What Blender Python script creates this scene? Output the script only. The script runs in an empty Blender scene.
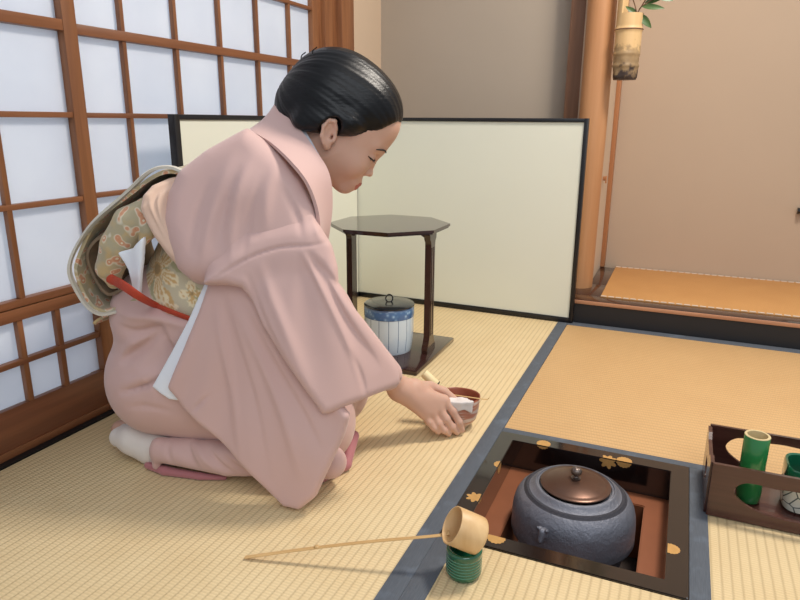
import bpy, bmesh, math, random
import numpy as np
from mathutils import Vector, Matrix, geometry
random.seed(7); rng = np.random.default_rng(7)
col = bpy.context.scene.collection
PI = math.pi
H = 0.72
# ---------------------------------------------------------------- camera basis (calibrated from the room's vanishing lines)
RC = np.array([[0.91807182, -0.11153465, 0.38039999],
               [0.3963565, 0.24191414, -0.88565178],
               [0.00675672, 0.96386595, 0.26630204]])
FPX = 648.0
def ray(u, v): return RC @ np.array([u-400, 300-v, -FPX])
CAM = np.array([0, 0, H])
def atY(u, v, Y): w = ray(u, v); return CAM + w*(Y/w[1])
def atZ(u, v, z): w = ray(u, v); return CAM + w*((z-H)/w[2])
# frame of the kneeling body: origin under the pelvis, fw forwards, lf to her left
BA = math.radians(17); FW = np.array([math.cos(BA), math.sin(BA), 0.]); LF = np.array([-math.sin(BA), math.cos(BA), 0.])
BO = np.array([-1.03, 1.07, 0.])
def Q(u, v, t):                 # point in the body's lengthwise plane t metres to her left
    w = ray(u, v); return CAM + w*((t - LF.dot(CAM-BO))/LF.dot(w))
def Bp(s, t, z): return BO + s*FW + t*LF + np.array([0, 0, z])
# ---------------------------------------------------------------- materials
def rgb(r, g, b):
    f = lambda c: (c/255/12.92) if c/255 <= .04045 else ((c/255+.055)/1.055)**2.4
    return (f(r), f(g), f(b), 1)
class NT:
    def __init__(s, name):
        s.m = bpy.data.materials.new(name); s.m.use_nodes = True
        s.t = s.m.node_tree; s.b = s.t.nodes['Principled BSDF']; s.out = s.t.nodes['Material Output']
    def n(s, typ, **kw):
        x = s.t.nodes.new(typ)
        for k, v in kw.items(): setattr(x, k, v)
        return x
    def l(s, a, b): s.t.links.new(a, b)
    def set(s, **kw):
        for k, v in kw.items(): s.b.inputs[k.replace('_', ' ')].default_value = v
        return s
    def math(s, op, a, b=None, c=None):
        x = s.n('ShaderNodeMath', operation=op)
        for i, q in enumerate((a, b, c)):
            if q is None: continue
            if isinstance(q, (int, float)): x.inputs[i].default_value = q
            else: s.l(q, x.inputs[i])
        return x.outputs[0]
    def mix(s, fac, a, b):
        x = s.n('ShaderNodeMix', data_type='RGBA')
        for i, q in ((0, fac), (6, a), (7, b)):
            if isinstance(q, (int, float)): x.inputs[i].default_value = q
            elif isinstance(q, tuple): x.inputs[i].default_value = q
            else: s.l(q, x.inputs[i])
        return x.outputs[2]
    def coord(s): return s.n('ShaderNodeTexCoord').outputs['Object']
    def noise(s, scale, detail=3, vec=None, rough=.5, stretch=None):
        x = s.n('ShaderNodeTexNoise'); x.inputs['Scale'].default_value = scale; x.inputs['Detail'].default_value = detail
        x.inputs['Roughness'].default_value = rough
        v = vec or s.coord()
        if stretch:
            mp = s.n('ShaderNodeMapping'); mp.inputs['Scale'].default_value = stretch; s.l(v, mp.inputs[0]); v = mp.outputs[0]
        s.l(v, x.inputs['Vector']); return x.outputs['Fac']
    def ramp(s, fac, stops):
        x = s.n('ShaderNodeValToRGB'); e = x.color_ramp.elements
        while len(e) < len(stops): e.new(.5)
        for i, (p, c) in enumerate(stops): e[i].position = p; e[i].color = c
        s.l(fac, x.inputs[0]); return x.outputs[0]
    def bump(s, h, strength=.3, dist=.002):
        x = s.n('ShaderNodeBump'); x.inputs['Strength'].default_value = strength; x.inputs['Distance'].default_value = dist
        s.l(h, x.inputs['Height']); s.l(x.outputs[0], s.b.inputs['Normal'])
    def base(s, c): s.l(c, s.b.inputs['Base Color'])
def plain(name, c, rough=.5, var=.08, scale=20, bump=0, **kw):
    m = NT(name); f = m.noise(scale)
    d = tuple(x*(1-var) for x in c[:3])+(1,); u = tuple(min(1, x*(1+var)) for x in c[:3])+(1,)
    m.base(m.mix(f, d, u)); m.set(Roughness=rough, **kw)
    if bump: m.bump(m.noise(scale*6), bump)
    return m.m
def wood(name, c1, c2, rough=.45, axis='Z', scale=1., spec=.5, coat=0):
    m = NT(name); st = {'X': (2, 40, 40), 'Y': (40, 2, 40), 'Z': (40, 40, 2)}[axis]
    f = m.noise(1.2*scale, 6, stretch=st, rough=.6); g = m.noise(3, 2)
    m.base(m.mix(m.math('MULTIPLY', g, .35), m.ramp(f, [(.3, c1), (.7, c2)]), c1)); m.set(Roughness=rough, Coat_Weight=coat)
    m.bump(f, .15, .001); return m.m
def tatami(name, light, dark, along='Y'):
    m = NT(name); sp = m.n('ShaderNodeSeparateXYZ'); m.l(m.coord(), sp.inputs[0])
    a, b = (sp.outputs[0], sp.outputs[1]) if along == 'Y' else (sp.outputs[1], sp.outputs[0])
    ribs = m.math('MULTIPLY', a, 1/.0152); fr = m.math('FRACT', ribs); idx = m.math('FLOOR', ribs)
    rib = m.math('ABSOLUTE', m.math('SUBTRACT', fr, .5))          # 0 centre .5 groove
    groove = m.math('SMOOTH_MIN', m.math('MULTIPLY', m.math('SUBTRACT', .5, rib), 5.), 1., .2)
    par = m.math('MULTIPLY', m.math('MODULO', m.math('ABSOLUTE', idx), 2), .5)
    rush = m.math('FRACT', m.math('ADD', m.math('MULTIPLY', b, 1/.0062), par))
    rr = m.math('ABSOLUTE', m.math('SUBTRACT', rush, .5))
    nz = m.noise(9, 4); nf = m.noise(1, 2, stretch=(1300, 60, 1) if along == 'X' else (60, 1300, 1))
    c = m.mix(m.math('MULTIPLY', nz, .9), light, dark)
    c = m.mix(m.math('MULTIPLY', m.math('SUBTRACT', 1., groove), .38), c, tuple(x*.5 for x in dark[:3])+(1,))
    c = m.mix(m.math('MULTIPLY', nf, .22), c, tuple(x*.7 for x in dark[:3])+(1,))
    c = m.mix(m.math('MULTIPLY', m.math('GREATER_THAN', rr, .36), .16), c, tuple(x*.55 for x in dark[:3])+(1,))
    m.base(c); m.set(Roughness=.62)
    h = m.math('ADD', groove, m.math('MULTIPLY', m.math('SUBTRACT', .5, rr), .8)); m.bump(h, .45, .0018)
    return m.m
M = {}
M['tatami_near'] = tatami('tatami_rush_pale', rgb(234, 212, 168), rgb(214, 186, 138))
M['tatami_far'] = tatami('tatami_rush_amber', rgb(218, 178, 124), rgb(206, 164, 112), 'X')
M['goza'] = tatami('alcove_rush_orange', rgb(214, 160, 98), rgb(196, 140, 80), 'X')
def heri():
    m = NT('border_cloth_navy'); w = m.noise(1, 2, stretch=(700, 40, 1)); g = m.noise(18, 4)
    c = m.mix(w, rgb(68, 74, 82), rgb(96, 102, 111)); c = m.mix(m.ramp(g, [(.55, (0, 0, 0, 1)), (.75, (.5, .5, .5, 1))]), c, rgb(112, 124, 140))
    m.base(c); m.set(Roughness=.8); m.bump(w, .3, .001); return m.m
M['heri'] = heri()
M['wood_shoji'] = wood('shoji_cedar', rgb(116, 72, 44), rgb(156, 104, 66), .42)
M['wood_shoji_h'] = wood('shoji_cedar_rail', rgb(112, 68, 42), rgb(148, 96, 62), .42, 'Y')
M['wood_board'] = wood('shoji_board', rgb(108, 66, 46), rgb(144, 92, 62), .38, 'Y', .7)
M['wood_dark'] = plain('sill_black', rgb(20, 18, 20), .5)
M['wood_post'] = wood('alcove_log', rgb(176, 122, 78), rgb(198, 148, 104), .5, 'Z', .5)
M['wood_strip'] = wood('corner_strip', rgb(166, 110, 70), rgb(186, 130, 88), .5)
M['wood_brown'] = wood('jamb_brown', rgb(104, 72, 52), rgb(134, 96, 70), .55)
M['wood_tan'] = wood('sill_edge_tan', rgb(170, 120, 90), rgb(196, 146, 112), .5, 'X')
def paper():
    m = NT('shoji_paper'); f = m.noise(6, 5)
    c = m.mix(f, rgb(226, 230, 238), rgb(242, 244, 248))
    tr = m.n('ShaderNodeBsdfTranslucent'); df = m.n('ShaderNodeBsdfDiffuse'); mx = m.n('ShaderNodeMixShader'); mx.inputs[0].default_value = .55
    m.l(c, tr.inputs[0]); m.l(c, df.inputs[0]); m.l(df.outputs[0], mx.inputs[1]); m.l(tr.outputs[0], mx.inputs[2]); m.l(mx.outputs[0], m.out.inputs[0]); return m.m
M['paper'] = paper()
M['wall_grey'] = plain('plaster_grey', rgb(170, 157, 142), .95, .05, 3, .08)
M['wall_tan'] = plain('plaster_tan', rgb(186, 164, 142), .95, .04, 3, .08)
M['wall_pale'] = plain('plaster_pale', rgb(206, 182, 156), .95, .04, 3, .08)
M['black_frame'] = plain('screen_lacquer_black', rgb(18, 18, 22), .35)
M['screen_paper'] = plain('screen_paper', rgb(222, 223, 208), .9, .02, 5)
M['lacquer_black'] = plain('lacquer_black', rgb(16, 13, 14), .12, Coat_Weight=.6, Coat_Roughness=.05)
M['kamachi'] = plain('alcove_sill_black', rgb(24, 26, 31), .5, bump=.03)
M['lacquer_brown'] = plain('lacquer_dark_brown', rgb(52, 30, 26), .14, Coat_Weight=.5, Coat_Roughness=.05)
M['lacquer_tray'] = wood('lacquer_tray', rgb(62, 34, 30), rgb(88, 52, 44), .25, 'X', coat=.4)
M['lacquer_frame'] = plain('lacquer_hearth', rgb(24, 16, 15), .13, Coat_Weight=.7, Coat_Roughness=.06)
M['gold'] = plain('gold_maki_e', rgb(206, 160, 96), .4, .2, 90, .1, Metallic=.35)
M['copper'] = plain('hearth_copper', rgb(146, 88, 58), .5, .18, 14, .05, Metallic=.3)
M['hearth_dark'] = plain('hearth_inside', rgb(60, 40, 34), .6, .15)
M['ash'] = plain('ash_bed', rgb(56, 46, 42), .95, .2, 40, .5)
def iron():
    m = NT('cast_iron'); f = m.noise(60, 6, rough=.7); g = m.noise(8, 3)
    m.base(m.mix(g, rgb(98, 100, 110), rgb(138, 140, 150))); m.set(Roughness=.42, Metallic=.4); m.bump(f, .9, .004); return m.m
M['iron'] = iron()
M['iron_rough'] = plain('cast_iron_band', rgb(66, 66, 74), .55, .25, 150, .9, Metallic=.4)
M['bronze'] = plain('lid_bronze', rgb(104, 78, 66), .3, .2, 12, .05, Metallic=.75)
M['silver'] = plain('knob_silver', rgb(110, 98, 92), .3, .2, 90, .3, Metallic=.8)
M['bamboo'] = wood('bamboo_pale', rgb(206, 164, 110), rgb(232, 198, 148), .45, 'Z', .5)
M['bamboo_rod'] = wood('bamboo_handle', rgb(190, 150, 96), rgb(214, 178, 124), .45, 'X', .5)
M['bamboo_cream'] = plain('bamboo_cream', rgb(232, 214, 166), .5)
M['green_glaze'] = plain('green_glaze', rgb(24, 92, 64), .12, .3, 30, Coat_Weight=.8)
M['green_line'] = plain('green_glaze_scratch', rgb(80, 136, 112), .4)
M['bamboo_green'] = plain('bamboo_green', rgb(40, 124, 64), .25, .2, 10, Coat_Weight=.4)
M['bamboo_cut'] = plain('bamboo_cut', rgb(206, 186, 140), .6)
M['porcelain'] = plain('porcelain', rgb(206, 220, 230), .15, .02, Coat_Weight=.5)
M['blue_line'] = plain('cobalt_line', rgb(92, 116, 150), .2, .15, 60, Coat_Weight=.5)
def blueband():
    m = NT('cobalt_band'); f = m.n('ShaderNodeTexVoronoi'); f.inputs['Scale'].default_value = 75; m.l(m.coord(), f.inputs['Vector'])
    m.base(m.ramp(f.outputs['Distance'], [(.15, rgb(150, 180, 208)), (.35, rgb(96, 128, 164)), (.6, rgb(72, 104, 146))])); m.set(Roughness=.2, Coat_Weight=.5); return m.m
M['blue_band'] = blueband()
M['lid_black'] = plain('lid_lacquer', rgb(34, 38, 42), .2, Coat_Weight=.5)
def crackle():
    m = NT('crackle_white'); f = m.n('ShaderNodeTexVoronoi', feature='DISTANCE_TO_EDGE'); f.inputs['Scale'].default_value = 38; m.l(m.coord(), f.inputs['Vector'])
    m.base(m.ramp(f.outputs['Distance'], [(.02, rgb(70, 84, 80)), (.06, rgb(226, 224, 208))])); m.set(Roughness=.25, Coat_Weight=.4); return m.m
M['crackle'] = crackle()
def raku():
    m = NT('bowl_glaze'); f = m.noise(1, 4, stretch=(18, 18, 170)); g = m.noise(22, 3)
    c = m.mix(g, rgb(164, 100, 78), rgb(196, 134, 108)); c = m.mix(m.ramp(f, [(.43, (0, 0, 0, 1)), (.56, (.85, .85, .85, 1))]), c, rgb(214, 196, 186))
    m.base(c); m.set(Roughness=.3, Coat_Weight=.3); return m.m
M['raku'] = raku()
M['raku_in'] = plain('bowl_inside', rgb(150, 80, 58), .3, .15, 30)
M['stitch'] = plain('stitch_cream', rgb(214, 196, 176), .9)
M['linen'] = plain('linen_white', rgb(222, 214, 210), .9, .03, 50, .3)
M['leaf'] = plain('leaf_green', rgb(70, 96, 46), .4, .25, 30)
M['stem'] = plain('twig_brown', rgb(104, 76, 52), .7, .2, 60)
def oldbamboo():
    m = NT('vase_bamboo'); sp = m.n('ShaderNodeSeparateXYZ'); m.l(m.coord(), sp.inputs[0])
    nz = m.noise(45, 4); z = m.math('ADD', sp.outputs[2], m.math('MULTIPLY', m.math('SUBTRACT', nz, .5), .13))
    dark = m.ramp(z, [(.018, (1, 1, 1, 1)), (.040, (.62, .62, .62, 1)), (.095, (.45, .45, .45, 1)), (.115, (0, 0, 0, 1))])
    c = m.mix(m.noise(1, 4, stretch=(50, 50, 4)), rgb(196, 156, 104), rgb(228, 194, 142)); m.base(m.mix(dark, c, rgb(58, 44, 38))); m.set(Roughness=.5); return m.m
M['vase'] = oldbamboo()
M['skin'] = plain('skin', rgb(206, 164, 143), .5, .04, 25, Subsurface_Weight=.12, Subsurface_Radius=(.012, .005, .003))
M['lip'] = plain('lips', rgb(176, 92, 86), .4)
def hairmat():
    m = NT('hair_black'); f = m.noise(1, 5, stretch=(40, 40, 260), rough=.6)
    m.base(m.mix(f, rgb(4, 4, 6), rgb(13, 14, 19))); m.set(Roughness=.36, Specular_IOR_Level=.32); m.bump(f, .5, .0015); return m.m
M['hair'] = hairmat()
M['brow'] = plain('brow_hair', rgb(40, 30, 28), .7)
def silk(name, c, v=.04):
    m = NT(name); f = m.noise(3, 3); w = m.noise(420, 2)
    m.base(m.mix(f, tuple(x*(1-v) for x in c[:3])+(1,), tuple(min(1, x*(1+v)) for x in c[:3])+(1,))); m.set(Roughness=.72, Sheen_Weight=.25, Sheen_Roughness=.5); m.bump(w, .12, .0006); return m.m
M['kimono'] = silk('silk_dusty_pink', rgb(206, 171, 164))
M['kimono_red'] = silk('silk_rose_lining', rgb(176, 112, 116))
M['white_silk'] = silk('silk_white', rgb(236, 240, 246))
M['tabi'] = silk('tabi_cotton', rgb(222, 214, 206))
M['collar_under'] = silk('collar_grey_blue', rgb(196, 198, 206))
M['orange_silk'] = silk('sash_apricot', rgb(224, 190, 168), .12)
M['piping'] = silk('knot_edge_cream', rgb(206, 200, 186))
M['red_cord'] = plain('cord_vermilion', rgb(186, 66, 40), .7, .1, 200, .5)
def vcolmat(name, rough=.65):
    m = NT(name); a = m.n('ShaderNodeAttribute', attribute_name='pattern'); w = m.noise(500, 2)
    g = m.mix(m.math('MULTIPLY', w, .15), a.outputs['Color'], rgb(150, 130, 100)); m.base(g); m.set(Roughness=rough, Sheen_Weight=.2); m.bump(w, .3, .0008); return m.m
M['obi'] = vcolmat('brocade')
def brocade():
    m = NT('brocade_back'); v = m.n('ShaderNodeTexVoronoi'); v.inputs['Scale'].default_value = 42; m.l(m.coord(), v.inputs['Vector'])
    g = m.noise(28, 3)
    c = m.mix(m.ramp(g, [(.45, (0, 0, 0, 1)), (.6, (1, 1, 1, 1))]), rgb(176, 164, 134), rgb(196, 170, 122))
    v.feature = 'SMOOTH_F1'; v.inputs['Scale'].default_value = 58; d_ = v.outputs['Distance']; c = m.mix(m.ramp(d_, [(.30, (.85, .85, .85, 1)), (.38, (0, 0, 0, 1))]), c, m.ramp(d_, [(.10, rgb(232, 220, 190)), (.16, rgb(206, 132, 96)), (.27, rgb(214, 156, 120)), (.32, rgb(230, 222, 200))])); m.base(c); m.set(Roughness=.7, Sheen_Weight=.2); return m.m
M['brocade'] = brocade()
M['brocade_in'] = plain('brocade_reverse', rgb(128, 108, 86), .8, .25, 60)
# ---------------------------------------------------------------- object helpers
def link(name, me, mats, parent=None):
    o = bpy.data.objects.new(name, me); col.objects.link(o)
    for m in (mats if isinstance(mats, (list, tuple)) else [mats]): me.materials.append(m)
    if parent is not None: o.parent = parent; o.matrix_parent_inverse = Matrix.Translation(-parent.location) if parent.type == 'EMPTY' and False else Matrix()
    return o
def thing(name, label, cat, loc=(0, 0, 0), group=None):
    o = bpy.data.objects.new(name, None); col.objects.link(o); o.location = loc; o.empty_display_size = .05
    o['label'] = label; o['category'] = cat
    if group: o['group'] = group
    return o
def tag(o, label, cat, group=None):
    o['label'] = label; o['category'] = cat
    if group: o['group'] = group
    return o
def finish(bm, smooth=True, ang=35):
    bmesh.ops.remove_doubles(bm, verts=bm.verts, dist=1e-6)
    bmesh.ops.recalc_face_normals(bm, faces=bm.faces)
    if smooth:
        for f in bm.faces: f.smooth = True
        for e in bm.edges:
            if len(e.link_faces) == 2 and e.calc_face_angle(0) > math.radians(ang): e.smooth = False
    me = bpy.data.meshes.new('m'); bm.to_mesh(me); bm.free(); return me
def obj(name, bm, mats, parent=None, kind=None, smooth=True, ang=35):
    """mesh verts are in world space; children are stored relative to the parent's location"""
    me = finish(bm, smooth, ang)
    if parent is not None:
        p = parent; off = Vector(p.location)
        while p.parent is not None: p = p.parent; off += Vector(p.location)
        me.transform(Matrix.Translation(-off))
    o = link(name, me, mats, parent)
    if kind: o['kind'] = kind
    return o
def rebase(o, loc):
    o.data.transform(Matrix.Translation(-Vector(loc))); o.location = loc; return o
def box(bm, x0, x1, y0, y1, z0, z1, bev=0, mat=0, M4=None):
    r = bmesh.ops.create_cube(bm, size=1); vs = r['verts']
    for v in vs: v.co = Vector(((x0+x1)/2+v.co.x*(x1-x0), (y0+y1)/2+v.co.y*(y1-y0), (z0+z1)/2+v.co.z*(z1-z0)))
    fs = {f for v in vs for f in v.link_faces}
    for f in fs: f.material_index = mat
    if bev:
        es = list({e for v in vs for e in v.link_edges})
        r = bmesh.ops.bevel(bm, geom=es, offset=bev, segments=2, affect='EDGES', profile=.5, clamp_overlap=True, material=mat); vs = list({v for f in r['faces'] for v in f.verts} | {v for v in vs if v.is_valid})
    if M4 is not None:
        for v in vs: v.co = M4 @ v.co
    return vs
def lathe(bm, prof, c=(0, 0, 0), seg=64, mats=None, M4=None, cap=True):
    rings = []
    for r, z in prof:
        if r < 1e-6: rings.append([bm.verts.new((0, 0, z))])
        else: rings.append([bm.verts.new((r*math.cos(2*PI*i/seg), r*math.sin(2*PI*i/seg), z)) for i in range(seg)])
    for k, (a, b) in enumerate(zip(rings, rings[1:])):
        mi = mats[k] if mats else 0
        for i in range(seg):
            j = (i+1) % seg
            if len(a) == 1 and len(b) == 1: continue
            if len(a) == 1: f = bm.faces.new((a[0], b[i], b[j]))
            elif len(b) == 1: f = bm.faces.new((a[i], a[j], b[0]))
            else: f = bm.faces.new((a[i], a[j], b[j], b[i]))
            f.material_index = mi if not callable(mi) else mi(i)
    T = Matrix.Translation(Vector(c)) @ (M4 if M4 is not None else Matrix())
    for r in rings:
        for v in r: v.co = T @ v.co
    return rings
def tube(bm, pts, rad, seg=12, cap=True, flat=None, closed=False):
    pts = [Vector(p) for p in pts]; n = len(pts); rads = rad if isinstance(rad, (list, tuple)) else [rad]*n
    rings = []; up = None
    for i, p in enumerate(pts):
        if closed: t = (pts[(i+1) % n]-pts[i-1]).normalized()
        else: t = (pts[min(i+1, n-1)]-pts[max(i-1, 0)]).normalized()
        if up is None: up = t.orthogonal().normalized() if flat is None else (Vector(flat)-t*Vector(flat).dot(t)).normalized()
        else: up = (up - t*up.dot(t)).normalized()
        sd = t.cross(up); k = 1.
        sq = .35 if flat is not None else 1.
        rings.append([bm.verts.new(p + up*math.cos(2*PI*j/seg)*rads[i]*sq + sd*math.sin(2*PI*j/seg)*rads[i]) for j in range(seg)])
    m = n if closed else n-1
    for i in range(m):
        a, b = rings[i], rings[(i+1) % n]
        for j in range(seg): bm.faces.new((a[j], a[(j+1) % seg], b[(j+1) % seg], b[j]))
    if cap and not closed: bm.faces.new(list(reversed(rings[0]))); bm.faces.new(rings[-1])
    return rings
def spline(pts, n=8):
    P = [Vector(p) for p in pts]; P = [P[0]*2-P[1]]+P+[P[-1]*2-P[-2]]; out = []
    for i in range(1, len(P)-2):
        for k in range(n):
            t = k/n; a, b, c, d = P[i-1:i+3]
            out.append(.5*((2*b)+(c-a)*t+(2*a-5*b+4*c-d)*t*t+(3*b-a-3*c+d)*t**3))
    return out+[P[-2]]
def plate(bm, outer, holes, O, A, B, th, bev=.001, mat=0):
    """flat board with cut-outs: 2-D outlines in the plane O + a*A + b*B, thickness th along A x B"""
    O, A, B = Vector(O), Vector(A), Vector(B); N = A.cross(B).normalized()
    loops = [outer]+holes; allp = [p for lp in loops for p in lp]
    tris = geometry.tessellate_polygon([[Vector((p[0], p[1], 0)) for p in lp] for lp in loops])
    f = [bm.verts.new(O+A*p[0]+B*p[1]+N*th/2) for p in allp]; b = [bm.verts.new(O+A*p[0]+B*p[1]-N*th/2) for p in allp]
    for t in tris:
        for vs in ([f[i] for i in t], [b[i] for i in reversed(t)]):
            try: bm.faces.new(vs).material_index = mat
            except ValueError: pass
    k = 0
    for lp in loops:
        n = len(lp)
        for i in range(n):
            j = (i+1) % n
            try: bm.faces.new((f[k+i], f[k+j], b[k+j], b[k+i])).material_index = mat
            except ValueError: pass
        k += n
# ---------------------------------------------------------------- distance-field modelling (bodies and cloth)
class Field:
    def __init__(s, lo, hi, h, fine=()):
        s.ax = []
        for k in range(3):
            x = lo[k]; a = [x]
            while x < hi[k]:
                st = h
                for (flo, fhi, fh) in fine:
                    if flo[k] <= x <= fhi[k]: st = min(st, fh)
                x += st; a.append(x)
            s.ax.append(np.array(a, dtype=np.float32))
        s.F = np.full([len(a) for a in s.ax], 1.0, dtype=np.float32)
    def sl(s, lo, hi, m):
        r = []
        for k in range(3):
            i = np.searchsorted(s.ax[k], lo[k]-m); j = np.searchsorted(s.ax[k], hi[k]+m)
            r.append(slice(max(0, i), max(0, j)))
        return tuple(r)
    def grid(s, sl): return [g for g in np.meshgrid(*[s.ax[k][sl[k]] for k in range(3)], indexing='ij', sparse=True)]
    def put(s, fn, lo, hi, k=.0, op='u'):
        m = .03+k; sl = s.sl(lo, hi, m)
        if any(q.stop-q.start < 1 for q in sl): return s
        X, Y, Z = s.grid(sl); d = fn(X, Y, Z).astype(np.float32); A = s.F[sl]
        if op == 'u':
            if k > 0: h = np.clip(.5+.5*(A-d)/k, 0, 1); r = A*(1-h)+d*h-k*h*(1-h)
            else: r = np.minimum(A, d)
        elif op == 's':
            if k > 0: h = np.clip(.5-.5*(A+d)/k, 0, 1); r = A*(1-h)+(-d)*h+k*h*(1-h)
            else: r = np.maximum(A, -d)
        elif op == 'i': r = np.maximum(A, d)
        s.F[sl] = r; return s
    def cone(s, a, b, ra, rb, k=.02, op='u', ax=None, sc=1.):
        """round cone a->b; ax/sc squash distances along axis ax (sc>1 makes it wider that way)"""
        a = np.array(a, float); b = np.array(b, float); w = max(ra, rb)*max(1, sc)
        ba = b-a; L = ba.dot(ba)+1e-12
        if ax is not None: ax = np.array(ax, float); g = 1-1/sc; ba2 = ba-ax*ba.dot(ax)*g; L = ba2.dot(ba2)+1e-12
        def fn(X, Y, Z):
            px, py, pz = X-a[0], Y-a[1], Z-a[2]
            if ax is not None:
                q = (px*ax[0]+py*ax[1]+pz*ax[2])*g; px = px-q*ax[0]; py = py-q*ax[1]; pz = pz-q*ax[2]; bb = ba2
            else: bb = ba
            t = np.clip((px*bb[0]+py*bb[1]+pz*bb[2])/L, 0, 1)
            return np.sqrt((px-t*bb[0])**2+(py-t*bb[1])**2+(pz-t*bb[2])**2)-(ra+(rb-ra)*t)
        return s.put(fn, np.minimum(a, b)-w, np.maximum(a, b)+w, k, op)
    def ell(s, c, r, axes=None, k=.02, op='u'):
        c = np.array(c, float); A = np.eye(3) if axes is None else np.array(axes, float); w = max(r); rm = min(r)
        def fn(X, Y, Z):
            px, py, pz = X-c[0], Y-c[1], Z-c[2]; q = 0; q2 = 0
            for i in range(3):
                e = px*A[i][0]+py*A[i][1]+pz*A[i][2]; q = q+(e/r[i])**2; q2 = q2+(e/r[i]**2)**2
            q = np.sqrt(q)+1e-9; return q*(q-1)/(np.sqrt(q2)+1e-9)
        return s.put(fn, c-w, c+w, k, op)
    def chain(s, pts, rads, k=.02, **kw):
        for i in range(len(pts)-1): s.cone(pts[i], pts[i+1], rads[i], rads[i+1], k if i == 0 else max(.004, k*.5), **kw)
        return s
    def sheet(s, O, A, B, poly, th, rnd=.01, wave=None, k=.01, op='u'):
        O, A, B = [np.array(v, float) for v in (O, A, B)]; N = np.cross(A, B); N /= np.linalg.norm(N); P = np.array(poly, float)
        w3 = np.array([O+A*p[0]+B*p[1] for p in P])
        def fn(X, Y, Z):
            px, py, pz = X-O[0], Y-O[1], Z-O[2]
            a = px*A[0]+py*A[1]+pz*A[2]; b = px*B[0]+py*B[1]+pz*B[2]; w = px*N[0]+py*N[1]+pz*N[2]
            d = np.full(a.shape, 1e9); sg = np.ones(a.shape); n = len(P); j = n-1
            for i in range(n):
                e = P[j]-P[i]; wx = a-P[i][0]; wy = b-P[i][1]; t = np.clip((wx*e[0]+wy*e[1])/(e.dot(e)+1e-12), 0, 1)
                d = np.minimum(d, (wx-e[0]*t)**2+(wy-e[1]*t)**2)
                c1 = b >= P[i][1]; c2 = b < P[j][1]; c3 = e[0]*wy > e[1]*wx
                fl = (c1 & c2 & c3) | (~c1 & ~c2 & ~c3); sg = np.where(fl, -sg, sg); j = i
            d2 = sg*np.sqrt(d)+rnd
            if wave is not None: w = w-wave(a, b)
            rr = min(rnd, th*.8); ww = np.abs(w)-th+rr; d2 = d2-rnd+rr
            return np.minimum(np.maximum(d2, ww), 0)+np.sqrt(np.maximum(d2, 0)**2+np.maximum(ww, 0)**2)-rr
        return s.put(fn, w3.min(0)-.03, w3.max(0)+.03, k, op)
    def mesh(s):
        """surface nets"""
        F = s.F; S = F < 0; nx, ny, nz = F.shape
        mixed = np.zeros((nx-1, ny-1, nz-1), bool); cnt = np.zeros((nx-1, ny-1, nz-1), np.int8)
        for i in (0, 1):
            for j in (0, 1):
                for l in (0, 1): cnt += S[i:nx-1+i, j:ny-1+j, l:nz-1+l]
        mixed = (cnt > 0) & (cnt < 8); I = np.argwhere(mixed); n = len(I)
        idx = np.full(mixed.shape, -1, np.int64); idx[mixed] = np.arange(n)
        acc = np.zeros((n, 3)); num = np.zeros(n); ax = s.ax
        C = [(i, j, l) for i in (0, 1) for j in (0, 1) for l in (0, 1)]
        for a in C:
            for b in C:
                if sum(abs(a[q]-b[q]) for q in range(3)) == 1 and a < b:
                    fa = F[I[:, 0]+a[0], I[:, 1]+a[1], I[:, 2]+a[2]]; fb = F[I[:, 0]+b[0], I[:, 1]+b[1], I[:, 2]+b[2]]
                    cr = (fa < 0) != (fb < 0); t = np.where(cr, fa/np.where(fa-fb == 0, 1, fa-fb), 0)
                    p = np.stack([ax[q][I[:, q]+a[q]]*(1-t)+ax[q][I[:, q]+b[q]]*t for q in range(3)], 1)
                    acc += p*cr[:, None]; num += cr
        V = acc/np.maximum(num, 1)[:, None]; faces = []
        for q in range(3):
            sa = [slice(1, -1)]*3; sb = [slice(1, -1)]*3; sa[q] = slice(0, F.shape[q]-1); sb[q] = slice(1, F.shape[q])
            A, B = S[tuple(sa)], S[tuple(sb)]; e = np.argwhere(A != B)
            if not len(e): continue
            inside = A[e[:, 0], e[:, 1], e[:, 2]]; u, w = (q+1) % 3, (q+2) % 3
            base = e.copy(); 
            for x in range(3):
                if x != q: base[:, x] += 1
            def cell(du, dw):
                c = base.copy(); c[:, u] -= du; c[:, w] -= dw
                return idx[c[:, 0], c[:, 1], c[:, 2]]
            quad = np.stack([cell(1, 1), cell(0, 1), cell(0, 0), cell(1, 0)], 1)
            quad[~inside] = quad[~inside][:, ::-1]; faces.append(quad)
        Fq = np.concatenate(faces); Fq = Fq[(Fq >= 0).all(1)]
        return V, Fq
def relax(V, Fq, it=2, lam=.5):
    e = np.concatenate([Fq[:, [0, 1]], Fq[:, [1, 2]], Fq[:, [2, 3]], Fq[:, [3, 0]]]); e = np.concatenate([e, e[:, ::-1]])
    deg = np.bincount(e[:, 0], minlength=len(V))[:, None]
    for _ in range(it):
        for l in (lam, -lam*.9):
            s = np.stack([np.bincount(e[:, 0], V[e[:, 1], k], minlength=len(V)) for k in range(3)], 1)
            V = V+l*(s/np.maximum(deg, 1)-V)
    return V
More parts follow.
